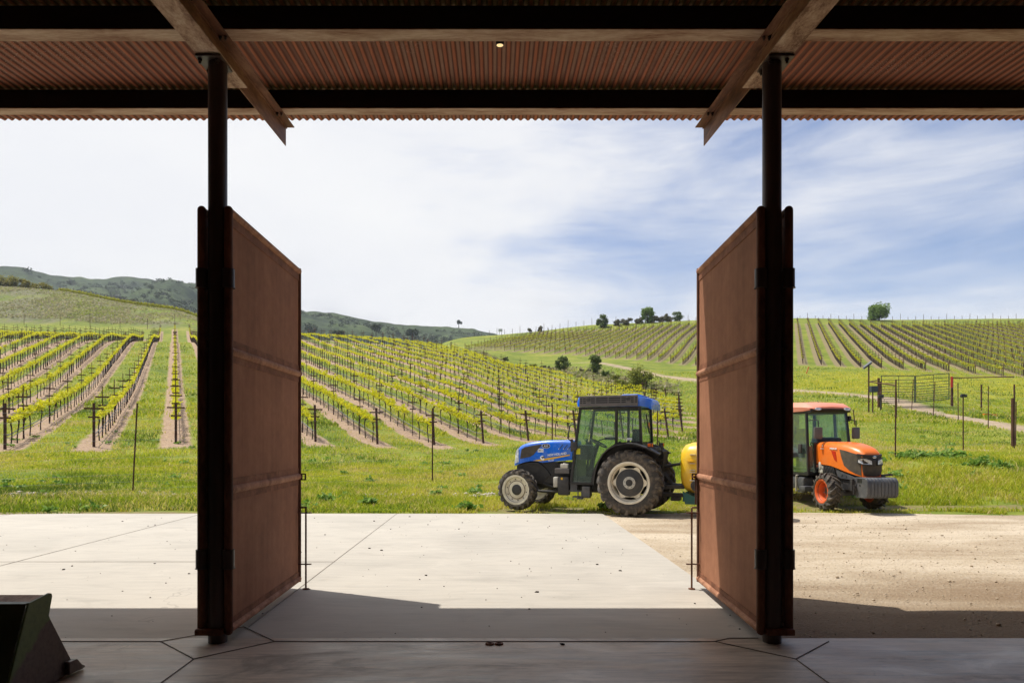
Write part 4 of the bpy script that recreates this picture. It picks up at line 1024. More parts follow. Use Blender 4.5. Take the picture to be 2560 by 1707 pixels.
    b = thing('gate_motor', 'small black gate opener at the foot of the green gate left post', 'box', (uX(2202, 48.9), 48.9, ground(uX(2202, 48.9), 48.9)))
    z0 = EYE+(1096-991)/1707*48.9-b.location.z
    m = MB(); m.box((0, 0, z0), (.36, .2, .24), None, .04); m.build('housing', 'black_plastic', b); m = MB(); m.tube([(0, .02, -.05), (0, .02, z0)], .035, 8); m.build('stand', 'black_plastic', b)
    # deer fences along the skyline and behind the left block
    def longfence(name, lab, pts, every, H, r):
        f = thing(name, lab, 'fence', (uX(*pts[0]), pts[0][1], ground(uX(*pts[0]), pts[0][1]))); off = -Vector(f.location); first = None; P = []
        rng = random.Random(4)
        for (ua, ya), (ub, yb) in zip(pts[:-1], pts[1:]):
            n = max(1, int(abs(ub-ua)/every))
            for i in range(n): P.append((ua+(ub-ua)*i/n, ya+(yb-ya)*i/n))
        for i, (u, y) in enumerate(P):
            x = uX(u, y); z = ground(x, y); h = H*(1.25 if i % 3 == 0 else .85)*rng.uniform(.95, 1.05)
            if first is None:
                m = MB(); m.tube([(0, 0, -.2), (0, 0, H)], r, 5); first = m.build('fence_post', 't_post_rust', f); q = first
            else: q = link_copy(first, f)
            q.location = Vector((x, y, z))+off; q.scale = (1, 1, h/H); q.rotation_euler = (rng.uniform(-.02, .02), rng.uniform(-.03, .03), 0)
        m = MB()
        for h in (.4, .9, 1.4):
            m.tube([(uX(u, y), y, ground(uX(u, y), y)+h) for u, y in P], .006, 3, False)
        m.build('wire_strands', 'wire_steel', f, smooth=0).location = off
    longfence('deer_fence', 'fence of thin posts along the green skyline above the right vineyard', [(1185, 262), (1300, 261), (1480, 259), (1740, 258), (2000, 257), (2560, 256)], 19, 2.2, .07)
    longfence('deer_fence', 'fence of widely spaced tall posts behind the left vine block', [(-30, 166), (150, 166), (300, 166), (437, 166), (520, 166)], 66, 2.9, .05)
    longfence('deer_fence', 'fence posts along the crest of the left hill beside the crest vines', [(60, 242), (150, 236), (300, 229), (437, 221), (520, 219)], 26, 2.4, .06)
    sg = thing('notice_board', 'small pale board on two legs on the skyline near the distant hill', 'sign', (uX(1251, 259), 259, ground(uX(1251, 259), 259)))
    m = MB(); m.ext((-.75, -.05, 1.15), (.75, .05, 2.2)); m.build('board', 'sign_back', sg, smooth=0)
    for x in (-.45, .45): m = MB(); m.ext((x-.06, .055, -.2), (x+.06, .17, 2.0)); m.build('leg', 't_post_rust', sg, smooth=0)
    # survey flags
    for u, v, Y, lab in ((2018, 916, 100, 'orange marker ribbon on a stake below the far vine rows'), (2478, 995, 45, 'orange marker tape lying in the meadow right of the gate')):
        x = uX(u, Y); z = ground(x, Y); s = thing('marker_stake', lab, 'marker', (x, Y, z))
        m = MB()
        if Y > 60: m.bar((-.15, 0, -.05), (.25, 0, 1.05), .05, .13)
        else: m.bar((-.5, 0, .16), (.45, .1, .12), .18, .12); m.bar((.0, 0, .05), (.0, 0, .2), .05, .05)
        m.build('ribbon', 'amber_plastic', s, smooth=0)
    for u, Y, h, lab in ((2080, 30, .55, 'short dark stake in the grass behind the orange tractor roof'), (2138, 38, .9, 'thin leaning stake in the grass near the dirt track')):
        x = uX(u, Y); m = MB(); m.tube([(0, 0, -.1), (-.1 if Y > 35 else 0, 0, h)], .03, 6); o = m.build('stake', 't_post_rust'); o.location = (x, Y, ground(x, Y)); tag(o, lab, 'stake')
build_fences()
# ------------------------------------------------------------------ tractors
RX = Matrix.Rotation(R(-90), 4, 'X')       # lathe axis z -> +y
def wheel(parent, c, Rr, w, rim, out, rimmat, nl, lug_h, steer=0., style='dish', hubr=.1, bolts=8):
    """a wheel about the local y axis; out = +1 / -1 says which way its outer face looks"""
    h = hold('wheel', parent, c); h.rotation_euler = (0, 0, steer)
    rc = Rr-lug_h; hw = w/2
    t = MB(); pr = [(rim+.004, -hw*.80), (rim+.035, -hw*.93), ((rim+rc)/2, -hw*1.0), (rc-.05, -hw*.96), (rc-.012, -hw*.82), (rc, -hw*.5), (rc+.006, 0), (rc, hw*.5), (rc-.012, hw*.82), (rc-.05, hw*.96), ((rim+rc)/2, hw*1.0), (rim+.035, hw*.93), (rim+.004, hw*.80), (rim-.03, hw*.6), (rim-.03, -hw*.6)]
    t.lathe(pr, 56, RX, True); t.build('tyre', 'rubber', h)
    l = MB()
    for s in (-1, 1):
        for i in range(nl):
            ph = 2*math.pi*(i+(.5 if s > 0 else 0))/nl; st = []
            for f, y, r0, r1, wd in ((0, -.04*hw, rc-.002, Rr-.001, .030), (.35, .34*hw, rc-.004, Rr, .034), (.75, .74*hw, rc-.012, Rr-.004, .042), (1., .99*hw, rc-.034, Rr-.022, .050), (1.06, 1.03*hw, rc-.085, rc-.045, .046)):
                a = ph+f*.26*(.62/Rr)**.5; y = s*y; da = wd/2/r1
                st.append([Vector((math.sin(a+q*k)*r, y+s*oy, math.cos(a+q*k)*r)) for q, r, k, oy in ((-da, r0, 1.25, 0), (da, r0, 1.25, 0), (da, r1, .85, 0), (-da, r1, .85, 0))])
            l.loft(st)
    l.build('tread_lugs', 'lug_rubber', h, smooth=30)
    o = out
    q = MB(); q.lathe([(rim+.022, o*hw*.80), (rim+.028, o*hw*.90), (rim+.012, o*hw*.93), (rim-.012, o*hw*.86), (rim-.03, o*hw*.55), (rim-.05, o*hw*.30), (rim-.055, -o*hw*.5), (rim+.0, -o*hw*.85), (rim+.02, -o*hw*.80), (rim-.04, -o*hw*.45), (rim-.04, o*hw*.25)], 48, RX, True)
    rm = q.build('rim', rimmat, h)
    if style == 'dish':                       # spider disc with six cut corners, dark centre
        q = MB(); ring = []
        rr = rim-.052
        for yy, sc in ((o*hw*.22, 1.), (o*hw*.34, 1.)):
            sec = []
            for i in range(48):
                a = 2*math.pi*i/48; k = math.cos(6*a); r = rr*(.86+.14*max(0, k)**.6) if k > 0 else rr*(.86+.03*k)
                sec.append(Vector((math.cos(a)*r, yy, math.sin(a)*r)))
            ring.append(sec)
        q.loft(ring); q.build('spider_disc', rimmat, h)
        q = MB(); q.lathe([(rr*.80, o*hw*.345), (rr*.80, o*hw*.40), (rr*.74, o*hw*.44), (rr*.42, o*hw*.45), (rr*.36, o*hw*.52)], 40, RX); q.build('centre_disc', 'hub_dark', h)
        q = MB(); q.lathe([(rr*.355, o*hw*.50), (rr*.355, o*hw*.545), (rr*.2, o*hw*.55)], 32, RX); q.build('hub_ring', 'white_plastic', h)
        q = MB(); q.lathe([(rr*.20, o*hw*.53), (rr*.20, o*hw*.60), (rr*.12, o*hw*.63), (.001, o*hw*.63)], 24, RX); q.build('hub_cap', 'black_plastic', h)
        br, bd, bn = rr*.28, o*hw*.55, 8
    elif style == 'front':
        q = MB(); q.lathe([(rim-.03, o*hw*.5), (rim-.06, o*hw*.36), (rim*.66, o*hw*.30), (rim*.62, o*hw*.44), (rim*.40, o*hw*.46), (rim*.36, o*hw*.2), (rim*.36, -o*hw*.1), (rim-.05, -o*hw*.1)], 44, RX, True); q.build('wheel_disc', rimmat, h)
        q = MB(); q.lathe([(rim*.385, o*hw*.3), (rim*.385, o*hw*.50), (rim*.34, o*hw*.58), (rim*.16, o*hw*.60), (.001, o*hw*.61)], 32, RX); q.build('hub_cap', 'hub_dark', h)
        q = MB(); q.lathe([(rim*.655, o*hw*.42), (rim*.672, o*hw*.435), (rim*.655, o*hw*.45), (rim*.638, o*hw*.435)], 40, RX, True); q.build('rust_seam', 't_post_rust', h)
        br, bd, bn = rim*.78, o*hw*.33, 10
    else:                                     # deep offset dish (orange tractor)
        q = MB(); q.lathe([(rim-.03, o*hw*.4), (rim-.05, -o*hw*.15), (rim*.80, -o*hw*.34), (rim*.40, -o*hw*.30), (rim*.36, -o*hw*.42), (rim*.8, -o*hw*.46), (rim-.045, -o*hw*.4)], 40, RX, True); q.build('wheel_disc', rimmat, h)
        q = MB(); q.lathe([(hubr, -o*hw*.30), (hubr, -o*hw*.05), (hubr*.8, o*hw*.02), (.001, o*hw*.03)], 28, RX); q.build('hub_cap', 'hub_dark', h)
        br, bd, bn = rim*.60, -o*hw*.28, 8
    for i in range(bn):
        a = 2*math.pi*(i+.3)/bn; p = Vector((math.cos(a)*br, bd, math.sin(a)*br)); m = MB(); m.tube([p-Vector((0, o*.012, 0)), p+Vector((0, o*.018, 0))], .0115, 6)
        m.build('wheel_bolt', 'galvanised' if style != 'front' else 'chassis_dark', h)
    return h
def yplate(mb, pts, y, d):
    """outline given as (x, z) in the plane y, d thick towards +y"""
    area = sum(a[0]*b[1]-b[0]*a[1] for a, b in zip(pts, pts[1:]+pts[:1]))
    pts = pts if area > 0 else pts[::-1]
    mb.prism(pts, -d, ((0, y, 0), (1, 0, 0), (0, 0, 1)))      # ex x ey = -y
def sect(x, w, z0, z1, r, n=5, flat=0.):
    """rounded cross-section of a bonnet at x"""
    p = [Vector((x, -w, z0)), Vector((x, -w, z1-r))]
    for i in range(1, n): a = math.pi/2*i/n; p.append(Vector((x, -w+r*(1-math.cos(a)), z1-r+r*math.sin(a)*(1-flat))))
    p.append(Vector((x, -w+r, z1-r*flat))); p.append(Vector((x, 0, z1)))
    return p+[Vector((q.x, -q.y, q.z)) for q in p[-2::-1]]
def ring_frame(mb, outer, inner, y, d):
    """flat frame between two outlines with the same number of corners"""
    n = len(outer); a = [Vector((p[0], y, p[1])) for p in outer]; b = [Vector((p[0], y, p[1])) for p in inner]
    v = a+b+[p+Vector((0, d, 0)) for p in a]+[p+Vector((0, d, 0)) for p in b]; f = []
    for i in range(n):
        j = (i+1) % n; f += [(i, j, n+j, n+i), (2*n+i, 3*n+i, 3*n+j, 2*n+j), (i, 2*n+i, 2*n+j, j), (n+i, n+j, 3*n+j, 3*n+i)]
    mb.add(v, f)

def build_blue():
    t = thing('tractor', 'blue tractor with black glazed cab and cream wheels, parked at the slab edge', 'tractor', (2.934, 14.144, 0), R(155))
    B = lambda mb, n, m, **k: mb.build(n, m, t, **k)
    for s in (1, -1):
        wheel(t, (-.02, s*.60, .655), .66, .34, .395, s, 'cream_rim', 21, .042, 0, 'dish')
        wheel(t, (2.42, s*.585, .438), .44, .25, .292, s, 'cream_rim', 18, .032, R(-3), 'front')
    # ---- bonnet
    m = MB(); st = [(1.29, .33, 1.085, 1.487, .075), (1.5, .33, 1.06, 1.50, .08), (1.8, .33, 1.03, 1.496, .085), (1.96, .33, 1.014, 1.487, .085), (2.09, .33, 1.044, 1.474, .09), (2.24, .33, 1.045, 1.452, .09), (2.36, .328, 1.02, 1.424, .095), (2.45, .322, .995, 1.392, .10), (2.52, .31, .972, 1.345, .10), (2.57, .295, .955, 1.28, .09), (2.605, .275, .945, 1.19, .07), (2.632, .255, .94, 1.06, .04), (2.64, .25, .938, .985, .015)]
    m.loft([sect(x, w, a, b, r) for x, w, a, b, r in st]); bonnet = B(m, 'bonnet', 'blue_paint')
    def side(name, mat, pts, y=.3315, d=.004, par=None, mirror=False):
        for s in ((1, -1) if mirror else (1,)):
            q = MB()
            if s > 0: yplate(q, pts, y, d)
            else: yplate(q, pts, -y-d, d)
            q.build(name, mat, par or bonnet, smooth=0)
    side('side_grille', 'grille_mesh', [(2.475, 1.09), (2.44, 1.30), (2.36, 1.345), (2.0, 1.405), (1.96, 1.40), (2.16, 1.18), (2.24, 1.135)], .3285, .005, None, True)
    side('yellow_stripe', 'yellow_decal', [(2.17, 1.055), (2.0, 1.088), (1.70, 1.134), (1.335, 1.196), (1.335, 1.172), (1.70, 1.098), (1.94, 1.052), (2.06, 1.046)], .3315, .003)
    for i, x in enumerate((1.53, 1.425, 1.325)):
        side('vent_slot', 'black_plastic', [(x+.05, 1.305), (x+.035, 1.302), (x-.045, 1.40), (x-.03, 1.405)], .3312, .0035)
        side('vent_lip', 'white_decal', [(x+.066, 1.302), (x+.054, 1.300), (x+.040, 1.316), (x+.046, 1.326)], .3318, .003)
    m = MB(); m.lathe([(.001, .3315), (.05, .3315), (.05, .336), (.044, .339), (.001, .3405)], 28, Matrix.Translation((1.955, 0, 1.115)) @ RX); badge = m.build('round_badge', 'chrome', bonnet)
    q = MB(); yplate(q, [(1.985, 1.14), (1.958, 1.108), (1.955, 1.108), (1.955, 1.085), (1.949, 1.085), (1.949, 1.108), (1.925, 1.14), (1.933, 1.142), (1.953, 1.118), (1.977, 1.142)], .341, .002); q.build('leaf_mark', 'black_decal', bonnet, smooth=0)
    ex = (-1, 0, .115)
    text_mesh('NEW HOLLAND', 'brand_lettering', 'white_decal', bonnet, (1.835, .332, 1.150), ex, (0, 0, 1), .067, .18, .002, .43)
    text_mesh('T4.110F', 'model_lettering', 'white_decal', bonnet, (1.83, .332, 1.040), ex, (0, 0, 1), .048, .2, .002, .14)
    def disc(name, mat, x, z, a, b, y, d, par):
        q = MB(); yplate(q, [(x+a*math.cos(2*math.pi*i/28), z+b*math.sin(2*math.pi*i/28)) for i in range(28)], y, d); return q.build(name, mat, par, smooth=0)
    disc('oval_rim', 'white_decal', 1.872, 1.372, .094, .052, .3312, .002, bonnet); disc('oval_badge', 'black_decal', 1.872, 1.372, .085, .044, .3335, .002, bonnet)
    text_mesh('RCO', 'oval_lettering', 'white_decal', bonnet, (1.92, .3358, 1.352), (-1, 0, 0), (0, 0, 1), .055, .25, .0012, .095)
    side('white_sticker', 'white_decal', [(2.06, 1.235), (1.93, 1.235), (1.93, 1.315), (2.06, 1.315)], .3312, .002)
    text_mesh('MK 2', 'sticker_lettering', 'grey_plastic', bonnet, (2.043, .3335, 1.262), (-1, 0, 0), (0, 0, 1), .038, 0, .001, .09)
    for s in (1, -1):   # headlamp strips at the front corners
        q = MB(); q.loft([[Vector((x, s*y, z0)), Vector((x+.004, s*(y+.010), z0)), Vector((x+.004, s*(y+.010), z1)), Vector((x, s*y, z1))] for x, y, z0, z1 in ((2.515, .307, 1.02, 1.325), (2.57, .292, 1.0, 1.27), (2.605, .272, .985, 1.18))]); q.build('headlight', 'lamp_lens', bonnet, smooth=0)
    q = MB(); q.loft([[Vector((2.60, -.20, 1.18)), Vector((2.612, -.20, 1.18)), Vector((2.648, -.21, .99)), Vector((2.63, -.21, .99))], [Vector((2.60, .20, 1.18)), Vector((2.612, .20, 1.18)), Vector((2.648, .21, .99)), Vector((2.63, .21, .99))]]); q.build('front_grille', 'grille_mesh', bonnet, smooth=0)
    # ---- engine bay, chassis, axles
    m = MB(); m.ext((1.25, -.26, .56), (2.50, .26, 1.02), .03); m.ext((2.18, -.23, .70), (2.60, .23, .94), .02); eng = B(m, 'engine', 'chassis_dark')
    m = MB()
    for s in (1, -1): yplate(m, [(2.56, .945), (2.50, .90), (2.30, .60), (1.95, .62), (1.85, .72), (1.77, .73), (1.62, 1.0), (1.65, 1.035), (1.95, 1.005), (2.05, 1.03), (2.2, 1.03), (2.4, .995)], .262 if s > 0 else -.274, .012)
    B(m, 'side_shield', 'black_plastic', smooth=0)
    m = MB(); m.loft([[Vector((2.30+.0, y, z)) for y, z in ((.26, 1.02), (.30, 1.0), (.30, .98), (.26, .99))], [Vector((2.06, y, z)) for y, z in ((.27, 1.035), (.325, 1.01), (.325, .99), (.27, 1.0))], [Vector((1.90, y, z)) for y, z in ((.27, .92), (.315, .90), (.315, .88), (.27, .90))], [Vector((1.78, y, z)) for y, z in ((.27, .76), (.305, .745), (.305, .73), (.27, .74))]]); B(m, 'wheel_guard', 'black_plastic')
    for i in range(6):
        m = MB(); x = 1.925-i*.042; z0 = .95-i*.03; m.bar((x, .282, .985), (x-.12+i*.004, .282, .985-.155+i*.012), .012, .018); m.build('louvre', 'chassis_dark', eng, smooth=0)
    m = MB(); m.ext((.2, -.21, .40), (1.7, .21, .72), .03); m.ext((1.7, -.16, .46), (2.3, .16, .62), .03); m.tube([(-.02, -.44, .655), (-.02, .44, .655)], .13, 20); m.ext((-.35, -.22, .40), (.3, .22, .95), .05); B(m, 'transmission', 'chassis_dark')
    m = MB(); m.bar((2.42, -.42, .44), (2.42, .42, .44), .12, .12, bev=.02)
    for s in (1, -1): m.tube([(2.42, s*.40, .34), (2.42, s*.40, .56)], .06, 14); m.tube([(2.2, s*.15, .42), (2.2, s*.4, .42)], .022, 10)
    B(m, 'front_axle', 'chassis_dark')
    m = MB(); m.tube([(2.2, .30, .42), (1.95, .33, .40), (1.62, .30, .40)], .03, 10); m.tube([(1.95, .26, .56), (1.7, .30, .50), (1.45, .32, .50)], .018, 8); B(m, 'steering_rod', 'chassis_dark')
    m = MB(); m.ext((1.30, .36, .34), (1.56, .50, .735), .05); B(m, 'side_tank', 'black_plastic'); m = MB(); m.ext((1.475, .501, .67), (1.435, .504, .715)); B(m, 'warning_sticker', 'yellow_decal', smooth=0)
    m = MB(); m.ext((1.565, .34, .505), (1.665, .46, .72), .02); B(m, 'battery_box', 'white_plastic')
    m = MB(); m.ext((1.30, .34, .80), (1.62, .49, .905), .015); B(m, 'reservoir_shelf', 'grey_plastic', smooth=0)
    m = MB(); m.ext((1.335, .37, .907), (1.50, .48, 1.0), .02); m.tube([(1.42, .425, .995), (1.42, .425, 1.022)], .03, 14); B(m, 'reservoir', 'white_plastic')
    m = MB(); m.ext((.86, .38, .305), (1.22, .50, .335)); m.ext((.84, .36, .335), (1.01, .53, .545), .012); m.ext((1.13, .37, .42), (1.28, .47, .60), .01); m.bar((1.02, .46, .44), (1.34, .46, .44), .03, .03); B(m, 'foot_step', 'iron_grey', smooth=0)
    m = MB(); m.ext((1.0, .44, .28), (1.11, .545, .305)); m.bar((1.02, .5, .30), (1.02, .5, .44), .02, .02); m.bar((1.10, .5, .30), (1.10, .5, .44), .02, .02); B(m, 'lower_step', 'iron_grey', smooth=0)
    # ---- cab
    zr = 2.17
    m = MB(); m.ext((-.22, -.49, .86), (.85, .49, .90)); m.ext((.75, -.49, .575), (1.23, .49, .635), .01); m.ext((-.24, -.49, .90), (-.20, .49, 1.44)); m.ext((1.185, -.33, .636), (1.225, .33, 1.12)); B(m, 'cab_floor', 'cab_black', smooth=0)
    for s in (1, -1):
        y = .5*s; d = .03*-s
        q = MB()
        for p in (((1.25, y, .60), (1.045, y, zr), .06), ((.29, y, 1.42), (.285, y, zr), .075), ((-.215, y, 1.42), (-.185, y, zr), .065), ((1.25, y, .605), (.80, y, .605), .05)):
            q.bar(p[0], p[1], .05, p[2], (0, s, 0), .008)
        q.bar((1.07, y, zr-.02), (-.2, y, zr-.02), .05, .06, (0, s, 0)); q.bar((.30, y, 1.43), (-.21, y, 1.45), .05, .07, (0, s, 0))
        # lower rear edge of the door follows the mudguard
        arc = [(.80, .61), (.77, .80), (.70, .98), (.59, 1.16), (.45, 1.31), (.29, 1.42)]
        for a, b in zip(arc[:-1], arc[1:]): q.bar((a[0], y, a[1]), (b[0], y, b[1]), .045, .05, (0, s, 0))
        B(q, 'cab_frame', 'cab_black', smooth=0)
        q = MB(); yplate(q, [(1.228, .632), (1.048, 2.13), (.33, 2.13), (.33, 1.42), (.47, 1.32), (.61, 1.17), (.72, .98), (.79, .80), (.82, .63)], y-.003, .006); dr = B(q, 'door', 'cab_glass', smooth=0)
        q = MB(); q.box((1.165, y+s*.045, 1.375), (.13, .055, .17), None, .03); q.box((1.225, y+s*.03, 1.39), (.05, .04, .26), None, .01); q.build('door_handle', 'black_plastic', dr)
        q = MB(); q.tube([(1.255, y+s*.0, 1.48), (1.31, y+s*.05, 1.54), (1.26, y+s*.05, 1.80), (1.19, y+s*.04, 1.83), (1.145, y, 1.80)], .014, 8); B(q, 'grab_handle', 'black_plastic')
        q = MB(); yplate(q, [(.25, 1.47), (.247, 2.11), (-.155, 2.11), (-.175, 1.48)], y-.003, .006); B(q, 'side_window', 'cab_glass', smooth=0)
    q = MB(); yplate(q, [(1.17, 1.205), (1.17, 1.325), (1.05, 1.325), (1.05, 1.205)], .504, .002); B(q, 'lime_sticker', 'lime_decal', smooth=0)
    q = MB(); yplate(q, [(.07, 1.50), (.07, 1.545), (-.03, 1.545), (-.03, 1.50)], .504, .002); B(q, 'window_sticker', 'white_decal', smooth=0)
    q = MB(); q.loft([[Vector((-.205, -.46, 1.46)), Vector((-.199, -.46, 1.46)), Vector((-.175, -.46, 2.13)), Vector((-.181, -.46, 2.13))], [Vector((-.205, .46, 1.46)), Vector((-.199, .46, 1.46)), Vector((-.175, .46, 2.13)), Vector((-.181, .46, 2.13))]]); B(q, 'rear_window', 'cab_glass', smooth=0)
    q = MB(); q.loft([[Vector((1.235, y, 1.12)), Vector((1.241, y, 1.12)), Vector((1.066, y, 2.13)), Vector((1.06, y, 2.13))] for y in (-.46, .46)]); B(q, 'windscreen', 'cab_glass', smooth=0)
    q = MB(); q.lathe([(.001, 0), (.07, 0), (.07, .004), (.001, .004)], 20, Matrix.Translation((-.202, -.26, 1.80)) @ Matrix.Rotation(R(-90), 4, 'Y')); B(q, 'orange_disc', 'orange_paint', smooth=0)
    q = MB(); q.bar((-.225, -.2, 1.64), (-.21, .02, 2.02), .02, .03); B(q, 'rear_wiper', 'black_plastic', smooth=0)
    # roof
    m = MB(); m.loft([[Vector((x, -w, z0)), Vector((x, -w-.01, (z0+z1)/2)), Vector((x, -w+.03, z1)), Vector((x, w-.03, z1)), Vector((x, w+.01, (z0+z1)/2)), Vector((x, w, z0))] for x, w, z0, z1 in ((1.115, .50, 2.205, 2.33), (1.08, .535, 2.185, 2.385), (.6, .545, 2.18, 2.40), (.0, .545, 2.178, 2.40), (-.21, .54, 2.178, 2.375), (-.34, .50, 2.15, 2.33), (-.40, .44, 2.11, 2.24))]); roof = B(m, 'roof', 'blue_paint')
    m = MB(); m.loft([[Vector((x, -w, 2.39)), Vector((x, -w*.9, z)), Vector((x, w*.9, z)), Vector((x, w, 2.39))] for x, w, z in ((.35, .2, 2.405), (.2, .36, 2.43), (-.1, .36, 2.43), (-.2, .25, 2.405))]); m.build('roof_hatch', 'blue_paint', roof)
    for s in (1, -1):
        y0 = .556*s
        m = MB(); m.ext((-.165, y0, 2.18), (1.045, y0+s*.022, 2.402), .012); pn = m.build('vent_panel', 'grey_plastic', roof, smooth=0)
        k = 0
        for r_ in range(3):
            z = 2.345-.042*r_
            for xa, xb in ((1.03, .985), (.965, .905), (.80, .715), (.69, .45), (.425, .19), (.165, .075), (-.03, -.08), (-.11, -.15)):
                q = MB(); q.ext((xa, y0+s*.0215, z-.012), (xb, y0+s*.0235, z+.012)); q.build('vent_slot', 'black_decal', roof, smooth=0)
        for x in (.853, .025):
            q = MB(); q.lathe([(.001, 0), (.038, 0), (.045, s*.012), (.036, s*.016), (.02, s*.008), (.001, s*.01)], 24, Matrix.Translation((x, y0+s*.0225, 2.33)) @ RX); q.build('work_light', 'black_plastic', roof)
        q = MB(); q.lathe([(.001, -.02), (.05, -.02), (.055, 0), (.03, .008), (.001, .01)], 20, Matrix.Translation((-.335, s*.40, 2.23)) @ Matrix.Rotation(R(-90), 4, 'Y')); q.build('rear_lamp', 'lamp_lens', roof)
    # inside: seat, wheel, console, lever arm
    m = MB(); m.ext((.02, -.24, 1.03), (.47, .24, 1.14), .04); m.box((.02, 0, 1.42), (.10, .44, .62), Matrix.Rotation(R(-8), 3, 'Y'), .04); m.ext((.08, -.15, .9), (.38, .15, 1.03)); B(m, 'seat', 'seat_cloth')
    m = MB(); m.tube([(1.02, 0, .66), (.93, 0, 1.10), (.82, 0, 1.40)], [.07, .05, .035], 10)
    m.ext((.96, -.25, 1.08), (1.20, .25, 1.40), .06); B(m, 'dash_console', 'black_plastic')
    m = MB(); M_ = Matrix.Translation((.80, 0, 1.43)) @ Matrix.Rotation(R(-28), 4, 'Y'); m.lathe([(.185+.015*math.cos(a), .015*math.sin(a)) for a in np.linspace(0, 6.283, 8, endpoint=False)], 28, M_, True)
    for a in (0, 2.1, 4.2): m.tube([M_ @ Vector((0, 0, 0)), M_ @ Vector((.18*math.cos(a), .18*math.sin(a), 0))], .010, 6)
    B(m, 'steering_wheel', 'black_plastic')
    m = MB(); m.tube([(.35, -.3, 1.12), (.42, -.3, 1.40)], .014, 8); m.tube([(.42, -.3, 1.40), (.43, -.3, 1.47)], .028, 10); m.ext((.10, -.44, 1.0), (.55, -.28, 1.14), .03); B(m, 'control_console', 'black_plastic'); m = MB(); m.ext((.30, .30, 1.5), (.56, .44, 1.56), .02); m.tube([(.56, .37, 1.53), (.68, .36, 1.50), (.80, .33, 1.36), (.83, .3, 1.2)], .013, 8); B(m, 'arm_rest', 'black_plastic')
    # mudguards
    arc = [(.775, .60), (.745, .75), (.705, .90), (.63, 1.08), (.52, 1.24), (.39, 1.35), (.25, 1.415), (.04, 1.455), (-.12, 1.445), (-.25, 1.41), (-.38, 1.36), (-.48, 1.305), (-.60, 1.235)]
    for s in (1, -1):
        m = MB(); secs = []
        for i, (x, z) in enumerate(arc):
            d = Vector((arc[min(i+1, 12)][0]-arc[max(i-1, 0)][0], arc[min(i+1, 12)][1]-arc[max(i-1, 0)][1])).normalized(); nx, nz = d.y, -d.x; k = -.022
            y0, y1 = .46*s, (.46+.32*min(1, .25+i*.14, .45+(12-i)*.2))*s
            secs.append([Vector((x, y0, z)), Vector((x+nx*.0, y1, z-.012)), Vector((x+nx*k, y1, z-.012+nz*k)), Vector((x+nx*k, y0, z+nz*k))])
        m.loft(secs); B(m, 'mudguard', 'black_plastic')
        m = MB(); yplate(m, [(x*.985, z-.02) for x, z in arc]+[(-.3, 1.0), (.3, .9)], .45*s, .01*s); B(m, 'inner_guard', 'cab_black', smooth=0)
        m = MB(); m.box((-.40, s*.56, 1.40), (.09, .12, .085), None, .015); tl = B(m, 'tail_light', 'black_plastic'); m = MB(); m.box((-.448, s*.56, 1.40), (.012, .10, .07), None, .004); m.box((-.40, s*.6235, 1.40), (.06, .006, .06), None, .002); m.build('lamp_lens', 'amber_plastic', tl)
    # rear linkage and hoses
    m = MB()
    for y in (-.26, .26): m.bar((-.15, y, .56), (-1.02, y*1.15, .575), .045, .075, bev=.01); m.tube([(-.3, y, 1.02), (-.52, y*1.1, .60)], .022, 8); m.bar((-.2, y*.9, 1.06), (-.42, y, 1.02), .04, .06)
    m.tube([(-.30, 0, .93), (-.55, 0, .96), (-.95, 0, 1.03)], [.03, .036, .026], 10); m.ext((-.45, -.10, .36), (-1.0, .10, .43)); m.ext((-.90, -.13, .28), (-.72, .13, .36), .02); B(m, 'rear_linkage', 'black_plastic')
    m = MB(); rr = random.Random(2)
    for i in range(5):
        y = -.2+.1*i; m.tube([(-.36, y, 1.33), (-.50, y, 1.36+.03*i), (-.60, y, 1.20), (-.56, y*.8, .85), (-.74, y*.6, .62), (-1.02, y*.5, .58)], .013, 7)
    B(m, 'hydraulic_hoses', 'black_plastic')
    m = MB(); m.ext((-.46, -.28, 1.20), (-.30, .28, 1.36), .02)
    for i in range(4): m.tube([(-.46, -.2+.13*i, 1.28), (-.55, -.2+.13*i, 1.30), (-.60, -.2+.13*i, 1.26)], .022, 8)
    B(m, 'spool_valves', 'iron_grey')
build_blue()

